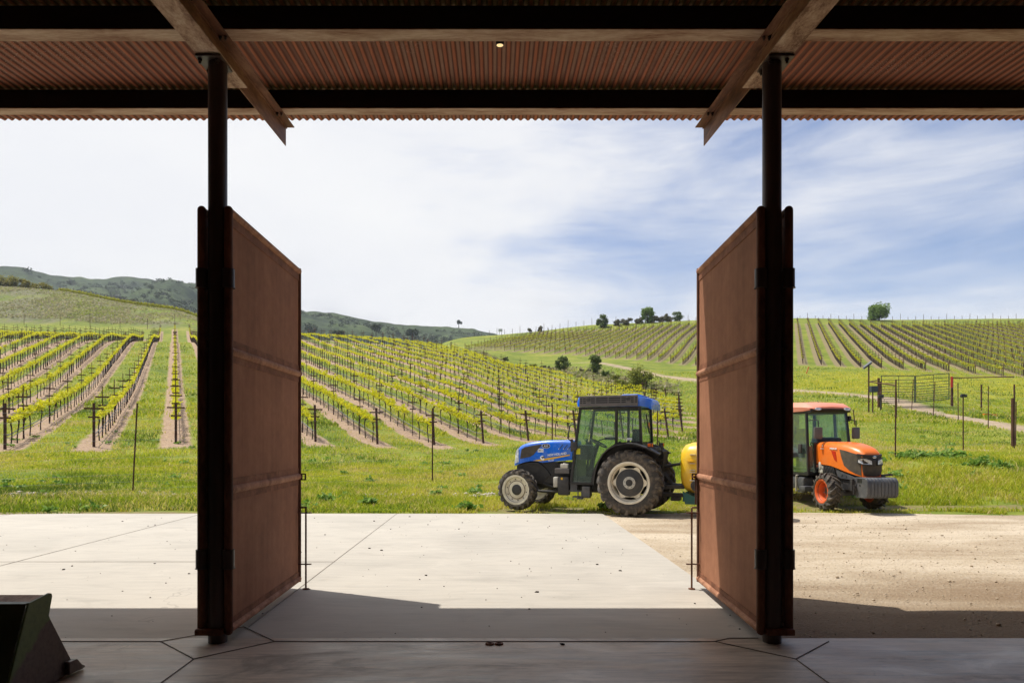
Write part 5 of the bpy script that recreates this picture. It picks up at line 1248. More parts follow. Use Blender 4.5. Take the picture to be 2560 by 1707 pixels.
def build_sprayer():
    t = thing('sprayer', 'yellow sprayer tank on a teal frame behind the blue tractor, half hidden by gate', 'sprayer', (2.934, 14.144, 0), R(155))
    m = MB(); secs = []
    for x, hw, z0, z1 in ((-.935, .20, .72, 1.16), (-.96, .36, .60, 1.32), (-1.03, .44, .50, 1.41), (-1.15, .48, .45, 1.455), (-1.45, .50, .42, 1.47), (-1.9, .50, .42, 1.47), (-2.25, .47, .46, 1.44), (-2.42, .36, .56, 1.34), (-2.46, .2, .7, 1.2)):
        q = []
        for i in range(28):
            a = 2*math.pi*i/28; c, s = math.cos(a), math.sin(a); e = .62
            q.append(Vector((x, hw*math.copysign(abs(c)**e, c)*(1-.13*(s < 0)*abs(s)), (z0+z1)/2+(z1-z0)/2*math.copysign(abs(s)**e, s))))
        secs.append(q)
    m.loft(secs); tank = m.build('tank', 'yellow_tank', t, smooth=60)
    m = MB()
    m.loft([[Vector((x, y, z)) for y, z in ((-w, z0), (-w, z0+.015), (w, z0+.015), (w, z0))] for x, w, z0 in ((-1.10, .512, 1.08), (-1.5, .514, 1.08), (-2.2, .49, 1.08))]); m.build('moulding_line', 'yellow_tank', tank)
    for i, z in enumerate((1.22, 1.05, .92, .88, .72)):
        m = MB(); m.ext((-1.155, .455-.0*i, z-.006), (-1.26, .508, z+.006)); m.build('level_mark', 'white_plastic', tank, smooth=0)
    m = MB(); m.lathe([(.22, 1.455), (.22, 1.50), (.19, 1.53), (.001, 1.535)], 28, Matrix.Translation((-1.7, 0, 0))); m.build('tank_lid', 'black_plastic', tank)
    m = MB()
    yplate(m, [(-1.01, .50), (-1.06, .255), (-1.62, .255), (-1.50, .35), (-1.35, .36)], .40, .05); yplate(m, [(-1.01, .50), (-1.06, .255), (-1.62, .255), (-1.50, .35), (-1.35, .36)], -.45, .05)
    m.ext((-1.0, -.38, .30), (-2.6, -.30, .38)); m.ext((-1.0, .30, .30), (-2.6, .38, .38)); m.ext((-1.04, -.3, .40), (-1.10, .3, .48)); m.build('frame', 'teal_steel', t, smooth=0)
    m = MB(); m.tube([(-1.25, .47, .62), (-1.4, .53, .60), (-1.55, .50, .50), (-1.62, .46, .40)], .03, 8); m.lathe([(.09, .48), (.11, .50), (.10, .515), (.001, .52)], 20, Matrix.Translation((-1.28, 0, .62)) @ RX); m.build('drain_hose', 'black_plastic', t)
    for s in (1, -1): wheel(t, (-2.05, s*.62, .33), .33, .2, .19, s, 'cream_rim', 14, .02, 0, 'front')
    m = MB(); m.tube([(-2.05, -.6, .33), (-2.05, .6, .33)], .04, 12); m.build('axle', 'teal_steel', t)
build_sprayer()

def build_orange():
    bb = R(82); hx, hy = math.cos(bb), -math.sin(bb)
    t = thing('tractor', 'orange tractor with glazed cab, front weights and muddy tyres, parked on the right', 'tractor', (7.70, 14.76, 0), math.atan2(hy, hx))
    B = lambda mb, n, m, **k: mb.build(n, m, t, **k)
    for s in (1, -1):
        wheel(t, (-.02, s*.555, .395), .40, .27, .235, s, 'orange_rim', 15, .04, R(-4), 'deep', .085)
        wheel(t, (-2.05, s*.60, .60), .60, .36, .36, s, 'orange_rim', 19, .042, 0, 'deep', .11)
    # bonnet
    st = [(-.80, .335, .985, 1.445, .11), (-.5, .335, .955, 1.462, .12), (-.2, .33, .935, 1.455, .13), (.05, .322, .88, 1.435, .14), (.25, .31, .83, 1.405, .15), (.42, .285, .79, 1.365, .15), (.55, .255, .76, 1.32, .14), (.63, .225, .745, 1.265, .11), (.665, .205, .74, 1.215, .07)]
    m = MB(); m.loft([sect(x, w, a, b, r, 6) for x, w, a, b, r in st]); bon = B(m, 'bonnet', 'orange_paint')
    # black nose: a skin over the front of the bonnet
    for s in (1, -1):
        q = MB()
        top = [(.08, 1.30), (.25, 1.275), (.42, 1.235), (.55, 1.205), (.64, 1.185)]; bot = [(.14, 1.12), (.22, .96), (.36, .865), (.52, .80), (.64, .765)]
        secs = []
        for (xa, za), (xb, zb) in zip(top, bot):
            wa = np.interp(xa, [p[0] for p in st], [p[1] for p in st]); wb = np.interp(xb, [p[0] for p in st], [p[1] for p in st])
            secs.append([Vector((xa, s*(wa+.001), za)), Vector((xb, s*(wb+.001), zb)), Vector((xb, s*(wb+.007), zb)), Vector((xa, s*(wa+.007), za))])
        q.loft(secs); q.build('side_grille', 'grille_mesh', bon, smooth=0)
    q = MB(); q.loft([[Vector((x, -w, z)), Vector((x+.03, -w*.6, z)), Vector((x+.045, 0, z)), Vector((x+.03, w*.6, z)), Vector((x, w, z)), Vector((x-.05, w, z)), Vector((x-.05, -w, z))] for x, w, z in ((.655, .19, .755), (.68, .21, .85), (.685, .215, 1.0), (.672, .213, 1.10), (.655, .21, 1.195))]); nose = q.build('front_grille', 'grille_mesh', bon, smooth=50)
    for s in (1, -1):
        q = MB(); pts = [(.728, .058, 1.085), (.738, .050, .985), (.708, .165, .99), (.66, .226, 1.0), (.575, .258, 1.03), (.575, .258, 1.105), (.655, .225, 1.125), (.70, .165, 1.12)]
        v = [Vector((x, s*y, z)) for x, y, z in pts]; c = Vector((.64, s*.16, 1.06)); f = [p+Vector((.022, s*.012, 0)) for p in v]
        q.add(v+f, [tuple(range(8)), tuple(range(8, 16))]+[(i, (i+1) % 8, 8+(i+1) % 8, 8+i) for i in range(8)]); q.build('headlight', 'lamp_lens', bon, smooth=0)
        q = MB()
        for (a, b) in zip(v+[v[0]], v[1:]+[v[0], v[1]]): q.bar(a+Vector((.014, s*.006, 0)), b+Vector((.014, s*.006, 0)), .022, .022)
        q.build('headlight_frame', 'black_plastic', bon, smooth=0)
    q = MB(); q.loft([[Vector((x, y-w, z)), Vector((x+.02, y, z)), Vector((x, y+w, z)), Vector((x-.02, y, z))] for x, y, w, z in ((.735, 0, .02, .96), (.735, 0, .035, 1.05), (.72, 0, .075, 1.12), (.705, 0, .10, 1.165))]); q.build('nose_bridge', 'black_plastic', bon)
    for s in (1, -1): q = MB(); q.bar((.715, 0, 1.155), (.665, s*.212, 1.185), .03, .04); q.bar((.665, s*.212, 1.185), (.56, s*.262, 1.20), .02, .035); q.build('brow_trim', 'black_plastic', bon, smooth=0)
    q = MB(); q.lathe([(.001, .0), (.034, .0), (.034, .006), (.001, .009)], 24, Matrix.Translation((.732, 0, 1.15)) @ Matrix.Rotation(R(90), 4, 'Y') @ Matrix.Diagonal((.75, 1.25, 1, 1))); bd = q.build('oval_badge', 'chrome', bon)
    for s in (1, -1): q = MB(); q.bar((.7425, s*.018, 1.14), (.7425, s*.010, 1.162), .012, .003, (1, 0, 0)); q.build('badge_mark', 'black_decal', bon, smooth=0)
    q = MB(); q.loft([[Vector((x, -w, z-.03)), Vector((x+.02, -w, z)), Vector((x+.02, w, z)), Vector((x, w, z-.03))] for x, w, z in ((.64, .22, .745), (.69, .19, .74))]); q.build('lower_lip', 'orange_paint', bon)
    for s in (1, -1):   # vent, letters, darker rear edge
        q = MB(); yplate(q, [(-.20, 1.27), (-.05, 1.255), (.0, 1.03), (-.09, 1.075)], s*.3285-(.004 if s < 0 else 0)+.0*s, .004); q.build('side_vent', 'red_plastic', bon, smooth=0)
        q = MB(); yplate(q, [(-.795, 1.15), (-.795, 1.40), (-.74, 1.40), (-.76, 1.15)], s*.3365-(.003 if s < 0 else 0), .003); q.build('edge_strip', 'red_plastic', bon, smooth=0)
    text_mesh('M8540', 'model_lettering', 'white_decal', bon, (-.24, -.338, 1.30), (1, 0, -.03), (0, 0, 1), .05, .15, .002, .24)
    q = MB(); yplate(q, [(-.56, 1.300), (-.56, 1.315), (-.45, 1.313), (-.45, 1.298)], -.339, .003); q.build('name_strip', 'white_decal', bon, smooth=0)
    q = MB(); yplate(q, [(-.53, 1.345), (-.505, 1.39), (-.48, 1.345), (-.505, 1.36)], -.336, .003); q.build('triangle_mark', 'white_decal', bon, smooth=0)
    # engine, frame, axle
    m = MB(); m.ext((-.78, -.20, .50), (.55, .20, .95), .03); B(m, 'engine', 'chassis_dark')
    m = MB(); rr = random.Random(3)
    for i in range(9): m.tube([(-.62+.05*i, -.30, 1.0), (-.56+.055*i, -.325, .86), (-.5+.05*i, -.29, .66)], .012, 6)
    B(m, 'engine_hoses', 'black_plastic')
    m = MB(); m.lathe([(.045, -.08), (.05, -.04), (.05, .06), (.03, .09), (.001, .09)], 14, Matrix.Translation((-.60, -.30, .93))); m.tube([(-.52, -.30, .80), (-.52, -.30, .92)], .035, 12); m.ext((-.66, -.33, .76), (-.50, -.26, .85), .02); B(m, 'fuel_filter', 'white_plastic')
    for s in (1, -1): m = MB(); yplate(m, [(-.12, .90), (.08, .83), (.60, .70), (.60, .66), (.08, .68), (-.02, .72)], s*.285-.012, .024); m.tube([(.12, s*.29, .76), (.12, s*.31, .76)], .022, 12); m.tube([(.26, s*.29, .735), (.26, s*.31, .735)], .018, 12); B(m, 'side_bracket', 'iron_grey', smooth=0)
    m = MB(); m.ext((-.9, -.21, .36), (.66, .21, .56), .02); m.ext((.1, -.26, .44), (.66, .26, .66), .015); m.ext((-2.3, -.25, .45), (-.9, .25, .85), .04); m.tube([(-2.05, -.45, .6), (-2.05, .45, .6)], .12, 16); B(m, 'chassis', 'chassis_dark')
    m = MB(); m.bar((0, -.44, .37), (0, .44, .37), .13, .13, bev=.02); m.tube([(.13, -.42, .44), (.13, .42, .44)], .02, 8)
    for s in (1, -1): m.tube([(0, s*.42, .25), (0, s*.42, .50)], .06, 12); m.tube([(.06, s*.40, .40), (.16, s*.42, .44)], .03, 8)
    B(m, 'front_axle', 'iron_grey')
    # weight pack: nine suitcase weights
    for i in range(9):
        y = -.37+.077*i; m = MB(); x0, x1, z0, z1, r = .66, 1.03, .32, .735, .11
        p = [(x0, z0), (x1-r, z0)]+[(x1-r+r*math.sin(a), z0+r-r*math.cos(a)) for a in np.linspace(.2, 1.5, 6)]+[(x1-r+r*math.cos(a), z1-r+r*math.sin(a)) for a in np.linspace(.05, 1.5, 6)]+[(x0, z1)]
        yplate(m, p, y, .070); w = B(m, 'front_weight', 'weight_iron', smooth=40, bevel=.008)
        if i in (0, 8):
            s = -1 if i == 0 else 1; yy = y if s < 0 else y+.070
            q = MB(); q.ext((.72, yy+s*.001, .63), (.86, yy+s*.004, .71)); q.build('hand_hole', 'black_decal', w, smooth=0)
            q = MB(); q.lathe([(.001, 0), (.022, 0), (.022, s*.004), (.001, s*.004)], 18, Matrix.Translation((.80, yy+s*.0005, .575)) @ RX); q.build('bolt_hole', 'black_decal', w, smooth=0)
    m = MB(); m.ext((.60, -.455, .45), (.67, -.395, .70), .01); m.ext((.66, -.43, .50), (.72, -.40, .56)); m.tube([(.69, -.43, .38), (.69, -.43, .58)], .016, 8); B(m, 'weight_hanger', 'chassis_dark', smooth=0)
    m = MB(); m.bar((.66, .20, .765), (.62, .42, .775), .05, .04); m.box((.62, .44, .778), (.08, .08, .04), None, .01); B(m, 'tow_pin', 'chassis_dark', smooth=0)
    # fuel tank and step on the near side
    m = MB(); m.ext((-1.60, -.62, .38), (-.78, -.34, .66), .07); tk = B(m, 'fuel_tank', 'iron_grey')
    for x in (-1.48, -1.02): q = MB(); q.bar((x, -.635, .33), (x, -.635, .68), .012, .05, (0, 1, 0)); q.bar((x, -.64, .69), (x, -.35, .72), .05, .012); q.build('tank_strap', 'white_plastic', tk, smooth=0)
    m = MB(); m.ext((-.90, -.66, .34), (-.66, -.42, .46), .03); m.ext((-1.05, -.58, .30), (-.80, -.50, .36)); B(m, 'step', 'iron_grey')
    # cab
    Z0, Z1 = .735, 2.13
    def xf(z): return -.70-(z-Z0)*.12
    for s in (1, -1):
        y = s*.50; yb = s*.60; q = MB()
        q.bar((xf(.70), y*1.08, .70), (xf(Z1), s*.485, Z1), .05, .055, (0, s, 0), .01); q.bar((-1.32, yb, .72), (-1.36, s*.54, Z1), .05, .05, (0, s, 0), .01); q.bar((-2.2, s*.56, 1.3), (-2.1, s*.52, Z1), .05, .06, (0, s, 0))
        q.bar((xf(.72), y*1.08, .72), (-1.35, yb, .72), .05, .06, (0, s, 0)); q.bar((xf(Z1), s*.49, Z1), (-2.1, s*.52, Z1), .05, .06, (0, s, 0))
        q.bar((-.72, s*.54, .73), (-.72, s*.37, .73), .05, .05); q.bar((-.72, s*.375, .73), (-.745, s*.36, 1.44), .045, .05, (0, s, 0))
        B(q, 'cab_frame', 'cab_black', smooth=0)
        q = MB(); q.loft([[Vector((xf(z)-.03, s*(.54-.03*(z-Z0)), z)), Vector((xf(z)-.03, s*(.545-.03*(z-Z0)), z)), Vector((-1.33, s*(.604-.03*(z-Z0)), z)), Vector((-1.33, s*(.60-.03*(z-Z0)), z))] for z in (.76, 1.4, 2.1)]); dr = B(q, 'door', 'cab_glass', smooth=0)
        q = MB(); q.box((-.93, s*.60, 1.30), (.12, .05, .22), None, .025); q.build('door_handle', 'black_plastic', dr)
        q = MB(); q.loft([[Vector((-1.36, s*(.60-.03*(z-1.3)), z)), Vector((-1.36, s*(.604-.03*(z-1.3)), z)), Vector((-2.12, s*.562, z)), Vector((-2.12, s*.558, z))] for z in (1.3, 2.1)]); B(q, 'side_window', 'cab_glass', smooth=0)
        q = MB(); q.loft([[Vector((xf(z)+.012, s*.53, z)), Vector((xf(z)+.016, s*.53, z)), Vector((xf(z)+.016, s*.385, z)), Vector((xf(z)+.012, s*.385, z))] for z in (.77, 1.42)]); B(q, 'lower_window', 'cab_glass', smooth=0)
        q = MB(); yplate(q, [(-1.05, 1.10), (-1.1, 1.2), (-1.35, 1.32), (-1.9, 1.34), (-2.4, 1.24), (-2.65, 1.05), (-2.62, 1.0), (-2.35, 1.18), (-1.9, 1.27), (-1.4, 1.25)], s*.60-.16, .32); B(q, 'mudguard', 'black_plastic', smooth=0)
        # mirror on its arm
        q = MB(); yy = s*.46+.06; q.tube([(xf(1.95)+.03, s*.47, 1.94), (-.62, s*.44+.02, 1.95), (-.55, yy, 1.93), (-.55, yy, 1.79)], .011, 8); ar = B(q, 'mirror_arm', 'cab_black')
        q = MB(); q.box((-.56, yy, 1.655), (.06, .19, .26), Matrix.Rotation(s*R(8), 3, 'Z'), .03); q.build('mirror', 'grey_plastic', ar)
    q = MB(); q.box((-.84, .56, 2.0), (.08, .06, .10), None, .02); q.tube([(-.85, .5, 1.93), (-.84, .57, 1.94), (-.84, .57, 1.97)], .012, 8); B(q, 'side_lamp', 'black_plastic')
    q = MB(); q.loft([[Vector((xf(z)+.02, y, z)) for y in (-.47, .47)]+[Vector((xf(z)+.024, y, z)) for y in (.47, -.47)] for z in (1.44, 2.12)]); B(q, 'windscreen', 'cab_glass', smooth=0)
    q = MB(); q.ext((-2.13, -.5, 1.35), (-2.125, .5, 2.1)); B(q, 'rear_window', 'cab_glass', smooth=0)
    q = MB(); q.ext((-.76, -.36, .95), (-.735, .36, 1.44)); q.ext((-.95, -.33, 1.40), (-.76, .33, 1.56), .06); B(q, 'dash_console', 'cab_black')
    q = MB(); q.ext((-.80, -.53, 1.02), (-.79, -.385, 1.36)); B(q, 'brown_board', 'brown_board', smooth=0)
    q = MB(); q.ext((-1.9, -.25, 1.05), (-1.45, .25, 1.17), .05); q.box((-1.92, 0, 1.45), (.11, .46, .66), Matrix.Rotation(R(-8), 3, 'Y'), .05); q.ext((-1.8, -.16, .8), (-1.5, .16, 1.05)); B(q, 'seat', 'seat_cloth')
    q = MB(); M_ = Matrix.Translation((-1.12, 0, 1.45)) @ Matrix.Rotation(R(-32), 4, 'Y'); q.lathe([(.19+.015*math.cos(a), .015*math.sin(a)) for a in np.linspace(0, 6.283, 8, endpoint=False)], 28, M_, True); q.tube([(-1.0, 0, 1.2), (-1.12, 0, 1.45)], .03, 8); B(q, 'steering_wheel', 'black_plastic')
    q = MB(); q.ext((-2.15, -.55, .74), (-.75, .55, .79)); B(q, 'cab_floor', 'cab_black', smooth=0)
    q = MB(); q.ext((-2.12, -.50, 2.1), (-.90, .50, 2.14)); q.ext((-2.12, -.08, 1.3), (-2.06, .08, 2.1)); B(q, 'headliner', 'cab_black', smooth=0)
    q = MB(); q.loft([[Vector((x, -w, z0)), Vector((x, -w-.015, (z0+z1)/2)), Vector((x, -w+.07, z1)), Vector((x, 0, z1+.015)), Vector((x, w-.07, z1)), Vector((x, w+.015, (z0+z1)/2)), Vector((x, w, z0))] for x, w, z0, z1 in ((-.655, .42, 2.19, 2.235), (-.72, .50, 2.17, 2.27), (-.95, .55, 2.15, 2.335), (-1.3, .575, 2.145, 2.37), (-1.9, .575, 2.145, 2.375), (-2.2, .54, 2.15, 2.34), (-2.28, .48, 2.17, 2.27))]); roof = B(q, 'roof', 'orange_roof')
    q = MB(); q.loft([[Vector((x, -w, z0)), Vector((x, -w, z1)), Vector((x, w, z1)), Vector((x, w, z0))] for x, w, z0, z1 in ((-.64, .39, 2.185, 2.205), (-.70, .49, 2.13, 2.20), (-.86, .51, 2.115, 2.18))]); q.build('roof_visor', 'cab_black', roof, smooth=0)
    for s in (1, -1):
        q = MB(); q.lathe([(.001, .012), (.05, .010), (.056, 0), (.05, -.02), (.001, -.03)], 24, Matrix.Translation((-.625, s*.355, 2.195)) @ Matrix.Rotation(R(80), 4, 'Y') @ Matrix.Diagonal((.62, 1.45, 1, 1))); q.build('roof_lamp', 'lamp_lens', roof)
build_orange()
# ------------------------------------------------------------------ trees and bushes
def bush(name, lab, cat, u, Y, w, h, leaf, seed, trunk=.25, n=2600, size=.16, lumps=14, group=None, base=0.):
    rng = np.random.default_rng(seed); rr = random.Random(seed); x = uX(u, Y); z = ground(x, Y)
    t = thing(name, lab, cat, (x, Y, z), 0, group)
    tb = MB(); k = 5 if trunk < .4 else 6
    for i in range(k):
        a = 2*math.pi*i/k+rr.uniform(-.4, .4); rad = w*.30*rr.uniform(.5, 1)
        p0 = Vector((rr.uniform(-.06, .06)*w, rr.uniform(-.06, .06)*w, -.1)); p1 = Vector((math.cos(a)*rad*.35, math.sin(a)*rad*.35, h*(.25+trunk*.3))); p2 = Vector((math.cos(a)*rad, math.sin(a)*rad, h*rr.uniform(.6, .85)))
        tb.tube([p0, p1, p2], [.035*h*.7, .025*h*.7, .008*h], 6)
    tb.build('trunk', 'bark', t)
    trunk *= .35; P = []; per = n//lumps
    for i in range(lumps):
        a = rr.uniform(0, 6.283); rad = w*.5*math.sqrt(rr.random())*.92; zz = h*(trunk+(1-trunk)*rr.uniform(.08, .9)); s = rr.uniform(.10, .30)*min(w, h*1.3)
        lim = 1-abs(zz/h-.5)*.7; c = np.array([math.cos(a)*rad*lim, math.sin(a)*rad*lim, zz])
        q = rng.normal(size=(per, 3)); q /= np.linalg.norm(q, axis=1)[:, None]; q *= (rng.random(per)**.6)[:, None]*s*1.15*np.array([1, 1, .85])
        P.append(c+q)
    P = np.concatenate(P); P = P[P[:, 2] > .03*h]
    V, F = leaf_quads(P, rng.uniform(.7, 1.3, len(P))*size, rng, .4)
    np_mesh('crown', V, F, leaf, np.clip(rng.normal(.45, .22, len(P))+(P[:, 2]/h-.5)*.3, 0, 1), t)
    return t
def build_plants():
    bush('round_tree', 'round fresh green tree alone on the skyline above the right vineyard', 'tree', 2196, 238, 6.8, 5.9, 'fresh_tree_leaf', 1, .12, 3600, .42, 22)
    bush('round_tree', 'taller light green tree standing highest in the skyline thicket', 'tree', 1619, 250, 4.8, 5.2, 'fresh_tree_leaf', 2, .15, 2800, .4, 18)
    bush('round_tree', 'dark green tree at the left end of the skyline thicket', 'tree', 1503, 250, 3.9, 4.3, 'oak_leaf', 3, .08, 2600, .36, 16)
    for i, (u, w, h, lab) in enumerate(((1538, 4.4, 2.6, 'low grey-brown shrub beside the dark tree on the skyline'), (1566, 4.6, 2.9, 'grey-brown shrub in the middle of the skyline thicket'), (1598, 3.4, 2.2, 'small grey-brown shrub at the left foot of the taller skyline tree'), (1636, 3.6, 2.3, 'small dull shrub at the right foot of the taller skyline tree'), (1668, 4.4, 3.2, 'grey-brown shrub at the right part of the skyline thicket'), (1694, 3.8, 3.3, 'rightmost greenish shrub of the skyline thicket'), (1652, 3.5, 1.7, 'lowest flat shrub in the gap of the skyline thicket'))):
        bush('shrub', lab, 'shrub', u, 250, w, h, 'sage_leaf' if i != 5 else 'oak_leaf', 10+i, .03, 1500, .32, 12, 'shrubs along the skyline')
    bush('shrub', 'left one of the two small dark bushes on the skyline', 'shrub', 1325, 258, 2.6, 1.35, 'sage_leaf', 30, .02, 900, .3, 9, 'shrubs along the skyline')
    bush('shrub', 'right one of the two small dark bushes on the skyline', 'shrub', 1350, 258, 2.4, 1.6, 'sage_leaf', 31, .02, 900, .3, 9, 'shrubs along the skyline')
    bush('bush', 'rounded dark green bush in the gully, left of the two beside the track', 'bush', 1404, 112, 2.5, 2.5, 'oak_leaf', 40, .05, 2600, .17, 16)
    bush('bush', 'tall dark green bush in the gully near the track', 'bush', 1487, 104, 2.3, 3.3, 'oak_leaf', 41, .05, 3000, .17, 18)
    bush('bush', 'broad yellow-green willowy bush in the gully right of the dark bushes', 'bush', 1600, 88, 3.6, 2.9, 'willow_leaf', 42, .04, 3000, .17, 18)
    bush('bush', 'low pale bush at the left foot of the willowy bush', 'bush', 1556, 89, 2.2, 1.3, 'willow_leaf', 43, .02, 1200, .16, 9)
    for i, (u, Y, w, h, lf, lab) in enumerate(((1510, 101, 2., 1.1, 'oak_leaf', 'small dark bush at the right foot of the tall gully bush'), (1533, 97, 1.8, 1., 'willow_leaf', 'small green bush between the gully bushes and the willowy bush'), (1462, 107, 2.2, .9, 'sage_leaf', 'low brown brush left of the tall gully bush'), (1362, 116, 2.2, 1., 'sage_leaf', 'low brownish brush in the gully left of the dark bushes'), (1335, 122, 2.4, 1.1, 'willow_leaf', 'green brush patch at the upper end of the gully'), (1262, 146, 2., 1., 'oak_leaf', 'small dark bush at the head of the gully'), (1630, 84, 1.6, .8, 'sage_leaf', 'low grey weed patch at the right foot of the willowy bush'))):
        bush('brush', lab, 'bush', u, Y, w, h, lf, 50+i, .02, 800, .15, 8)
    rng = random.Random(9)
    for i, (u, w, h) in enumerate(((-20, 9, 5.2), (15, 8.5, 5.0), (45, 8, 4.8), (72, 6.5, 4.1), (96, 6.5, 3.7), (118, 6, 3.2), (137, 4.5, 2.2))):
        bush('broom_bush', ['olive scrub bush on the left hill crest, cut by the picture edge', 'tall olive scrub bush on the left hill crest, second from the picture edge', 'broad olive scrub bush on the left hill crest, third from the picture edge', 'olive scrub bush in the middle of the left crest thicket', 'lower olive scrub bush right of the middle of the left crest thicket', 'small olive scrub bush near the right end of the left crest thicket', 'smallest olive scrub bush ending the left crest thicket'][i], 'bush', u, 239, w, h, 'broom_leaf', 70+i, .02, 1700, .42, 12, 'scrub bushes on the left crest')
    for i, (u, Y, w, h, lab) in enumerate(((775, 560, 13, 9, 'dark round oak beside the left gate edge, below the far hill'), (1147, 742, 6, 4.2, 'small dark tree standing on the far hill skyline'), (940, 520, 9, 5, 'dark oak at the foot of the middle hill slope'), (1030, 500, 10, 6, 'dark oak at the foot of the far hill, behind the vineyard crest'), (850, 380, 5, 3.2, 'dark bush behind the vineyard crest, nearest the left gate'))):
        rn = np.random.default_rng(90+i); x = uX(u, Y)
        v = [856-26, 808, 822, 836, 838][i]; z = EYE+(1096-v)/1707*Y-h*.35
        t = thing('oak_tree', lab, 'tree', (x, Y, z)); m = MB(); m.tube([(0, 0, -4), (0, 0, h*.5)], [.4, .25], 8); m.build('trunk', 'bark', t)
        q = rn.normal(size=(900, 3)); q /= np.linalg.norm(q, axis=1)[:, None]; c = rn.normal(size=(9, 3))*np.array([w*.22, w*.22, h*.14]); q = q*(rn.random(900)**.4)[:, None]*w*.24+c[rn.integers(0, 9, 900)]+[0, 0, h*.6]
        V, F = leaf_quads(q, rn.uniform(.6, 1.2, 900), rn, .6); np_mesh('crown', V, F, 'chaparral_leaf', rn.random(900), t)
build_plants()

# ------------------------------------------------------------------ grass, weeds, stones
def build_grass():
    rng = np.random.default_rng(21); Vs, Fs, Ts = [], [], []; base = 0
    def scatter(n, y0, y1, hgt, wid, keep=1., stripok=.03):
        nonlocal base
        Y = np.exp(rng.uniform(math.log(y0), math.log(y1), n)); X = rng.uniform(-.78, .86, n)*Y
        gr = mask_gravel(X, Y); strip = (mask_A(X, Y) > .4) & (strip_A(X, Y) < .7+.5*(vnoise(X, Y, 1.1, 2)-.5))
        p = vnoise(X, Y, 1.3, 5)*.5+vnoise(X, Y, .45, 6)*.5; rd = road_d(X, Y)
        edge = (Y < 14.6) & (vnoise(X, Y, .7, 12) > .55)
        track = (X > 6.6) & (np.abs(Y-15.05-.1*vnoise(X, Y, 2, 1)) < .35) & (vnoise(X, Y, .5, 19) < .75)
        ok = (rng.random(n) < np.clip(p*2.4-.42, .06, 1)*keep) & (gr < rng.uniform(.2, .75, n)) & (~strip | (rng.random(n) < stripok)) & (rd > rng.uniform(.7, 1.05, n)) & (Y > 14.0) & ~edge & ~track
        ok |= (X < -8.5) & (Y > 12.5) & (Y < 14.2) & (np.hypot(X+8.6, Y-7.95) > 6.15) & (rng.random(n) < .2)
        X, Y, p = X[ok], Y[ok], p[ok]; m = len(X); Z = zt(X, Y)-.03
        tall = vnoise(X, Y, 2.6, 14)
        und = (np.abs(X-2.0) < 2.6) & (Y < 16.2)
        h = hgt*rng.uniform(.45, 1.2, m)*(.45+.8*tall)*np.clip(.42+(Y-14.0)*.35, .3, 1)*np.where(und, .55, 1); a = rng.uniform(0, 6.283, m); w = wid*rng.uniform(.6, 1.3, m)
        lean = rng.normal(0, .42, (m, 2))*h[:, None]
        dx, dy = np.cos(a)*w/2, np.sin(a)*w/2
        b0 = np.stack([X-dx, Y-dy, Z], 1); b1 = np.stack([X+dx, Y+dy, Z], 1)
        mid = np.stack([X+lean[:, 0]*.35, Y+lean[:, 1]*.35, Z+h*.6], 1); tip = np.stack([X+lean[:, 0], Y+lean[:, 1], Z+h], 1)
        V = np.stack([b0, b1, mid+np.stack([dx, dy, dx*0], 1)*.7, tip, mid-np.stack([dx, dy, dx*0], 1)*.7], 1).reshape(-1, 3)
        k = np.arange(m)[:, None]*5+base
        F = np.concatenate([np.concatenate([k, k+1, k+2], 1), np.concatenate([k, k+2, k+4], 1), np.concatenate([k+4, k+2, k+3], 1)], 0)
        dryp = vnoise(X, Y, .8, 17)*.5+vnoise(X, Y, 3.2, 18)*.5
        tint = np.clip(.42+.8*(vnoise(X, Y, 5.5, 15)-.5)+.6*(vnoise(X, Y, 1.6, 16)-.5)+rng.normal(0, .15, m), 0, 1)
        tint = np.where(rng.random(m) < np.clip((dryp-.42)*1.8, .05, .7), rng.uniform(.7, 1, m), tint)
        yl = sm(X/Y, .35, .5)*sm(Y, 56, 70)*sm(Y, 116, 98)*(vnoise(X, Y, 4, 44) > .35); tint = np.where(rng.random(m) < yl*.7, .76, tint)
        Vs.append(V); Fs.append(F); Ts.append(np.tile(tint, 3)); base += 5*m
    scatter(330000, 13.3, 26, .17, .022)
    scatter(170000, 22, 48, .17, .034)
    scatter(170000, 40, 118, .26, .075, .9, .02)
    o = np_mesh('grass', np.concatenate(Vs), np.concatenate(Fs), 'grass_blade', np.concatenate(Ts)); tag(o, 'rough green grass and straw between the yard and the vine rows', 'grass', kind='stuff')
    # tall dead grass and scrub on the left hill
    n = 30000; Y = rng.uniform(174, 222, n); X = rng.uniform(-.80, -.42, n)*Y; dn = vnoise(X, Y, 14, 61)*.6+vnoise(X, Y, 5, 62)*.4; kp = rng.random(n) < np.clip((dn-.3)*2.4, .05, 1); X, Y, dn = X[kp], Y[kp], dn[kp]
    P = np.stack([X, Y, zt(X, Y)+rng.uniform(.05, .4, len(X))], 1); V, F = leaf_quads(P, rng.uniform(.2, .5, len(P)), rng, 1.5, 1.6); o = np_mesh('hill_grass', V, F, 'dry_stalk', np.clip(.1+dn+rng.normal(0, .2, len(P)), 0, 1)); tag(o, 'tall mauve-grey dead grass in drifts on the left hill', 'grass', kind='stuff')
    # rough tussocks and brown brush in the gully
    n = 5200; uu = rng.uniform(1190, 1700, n); Y = np.interp(uu, [1190, 1320, 1500, 1700], [150, 124, 102, 80])+rng.normal(0, 4.5, n); X = (uu-1237)/1707*Y; kp = (vnoise(X, Y, 3.5, 71) > .42) & (road_d(X, Y) > 1.3) & (.9055*(X+.469*Y) > 53); X, Y = X[kp], Y[kp]
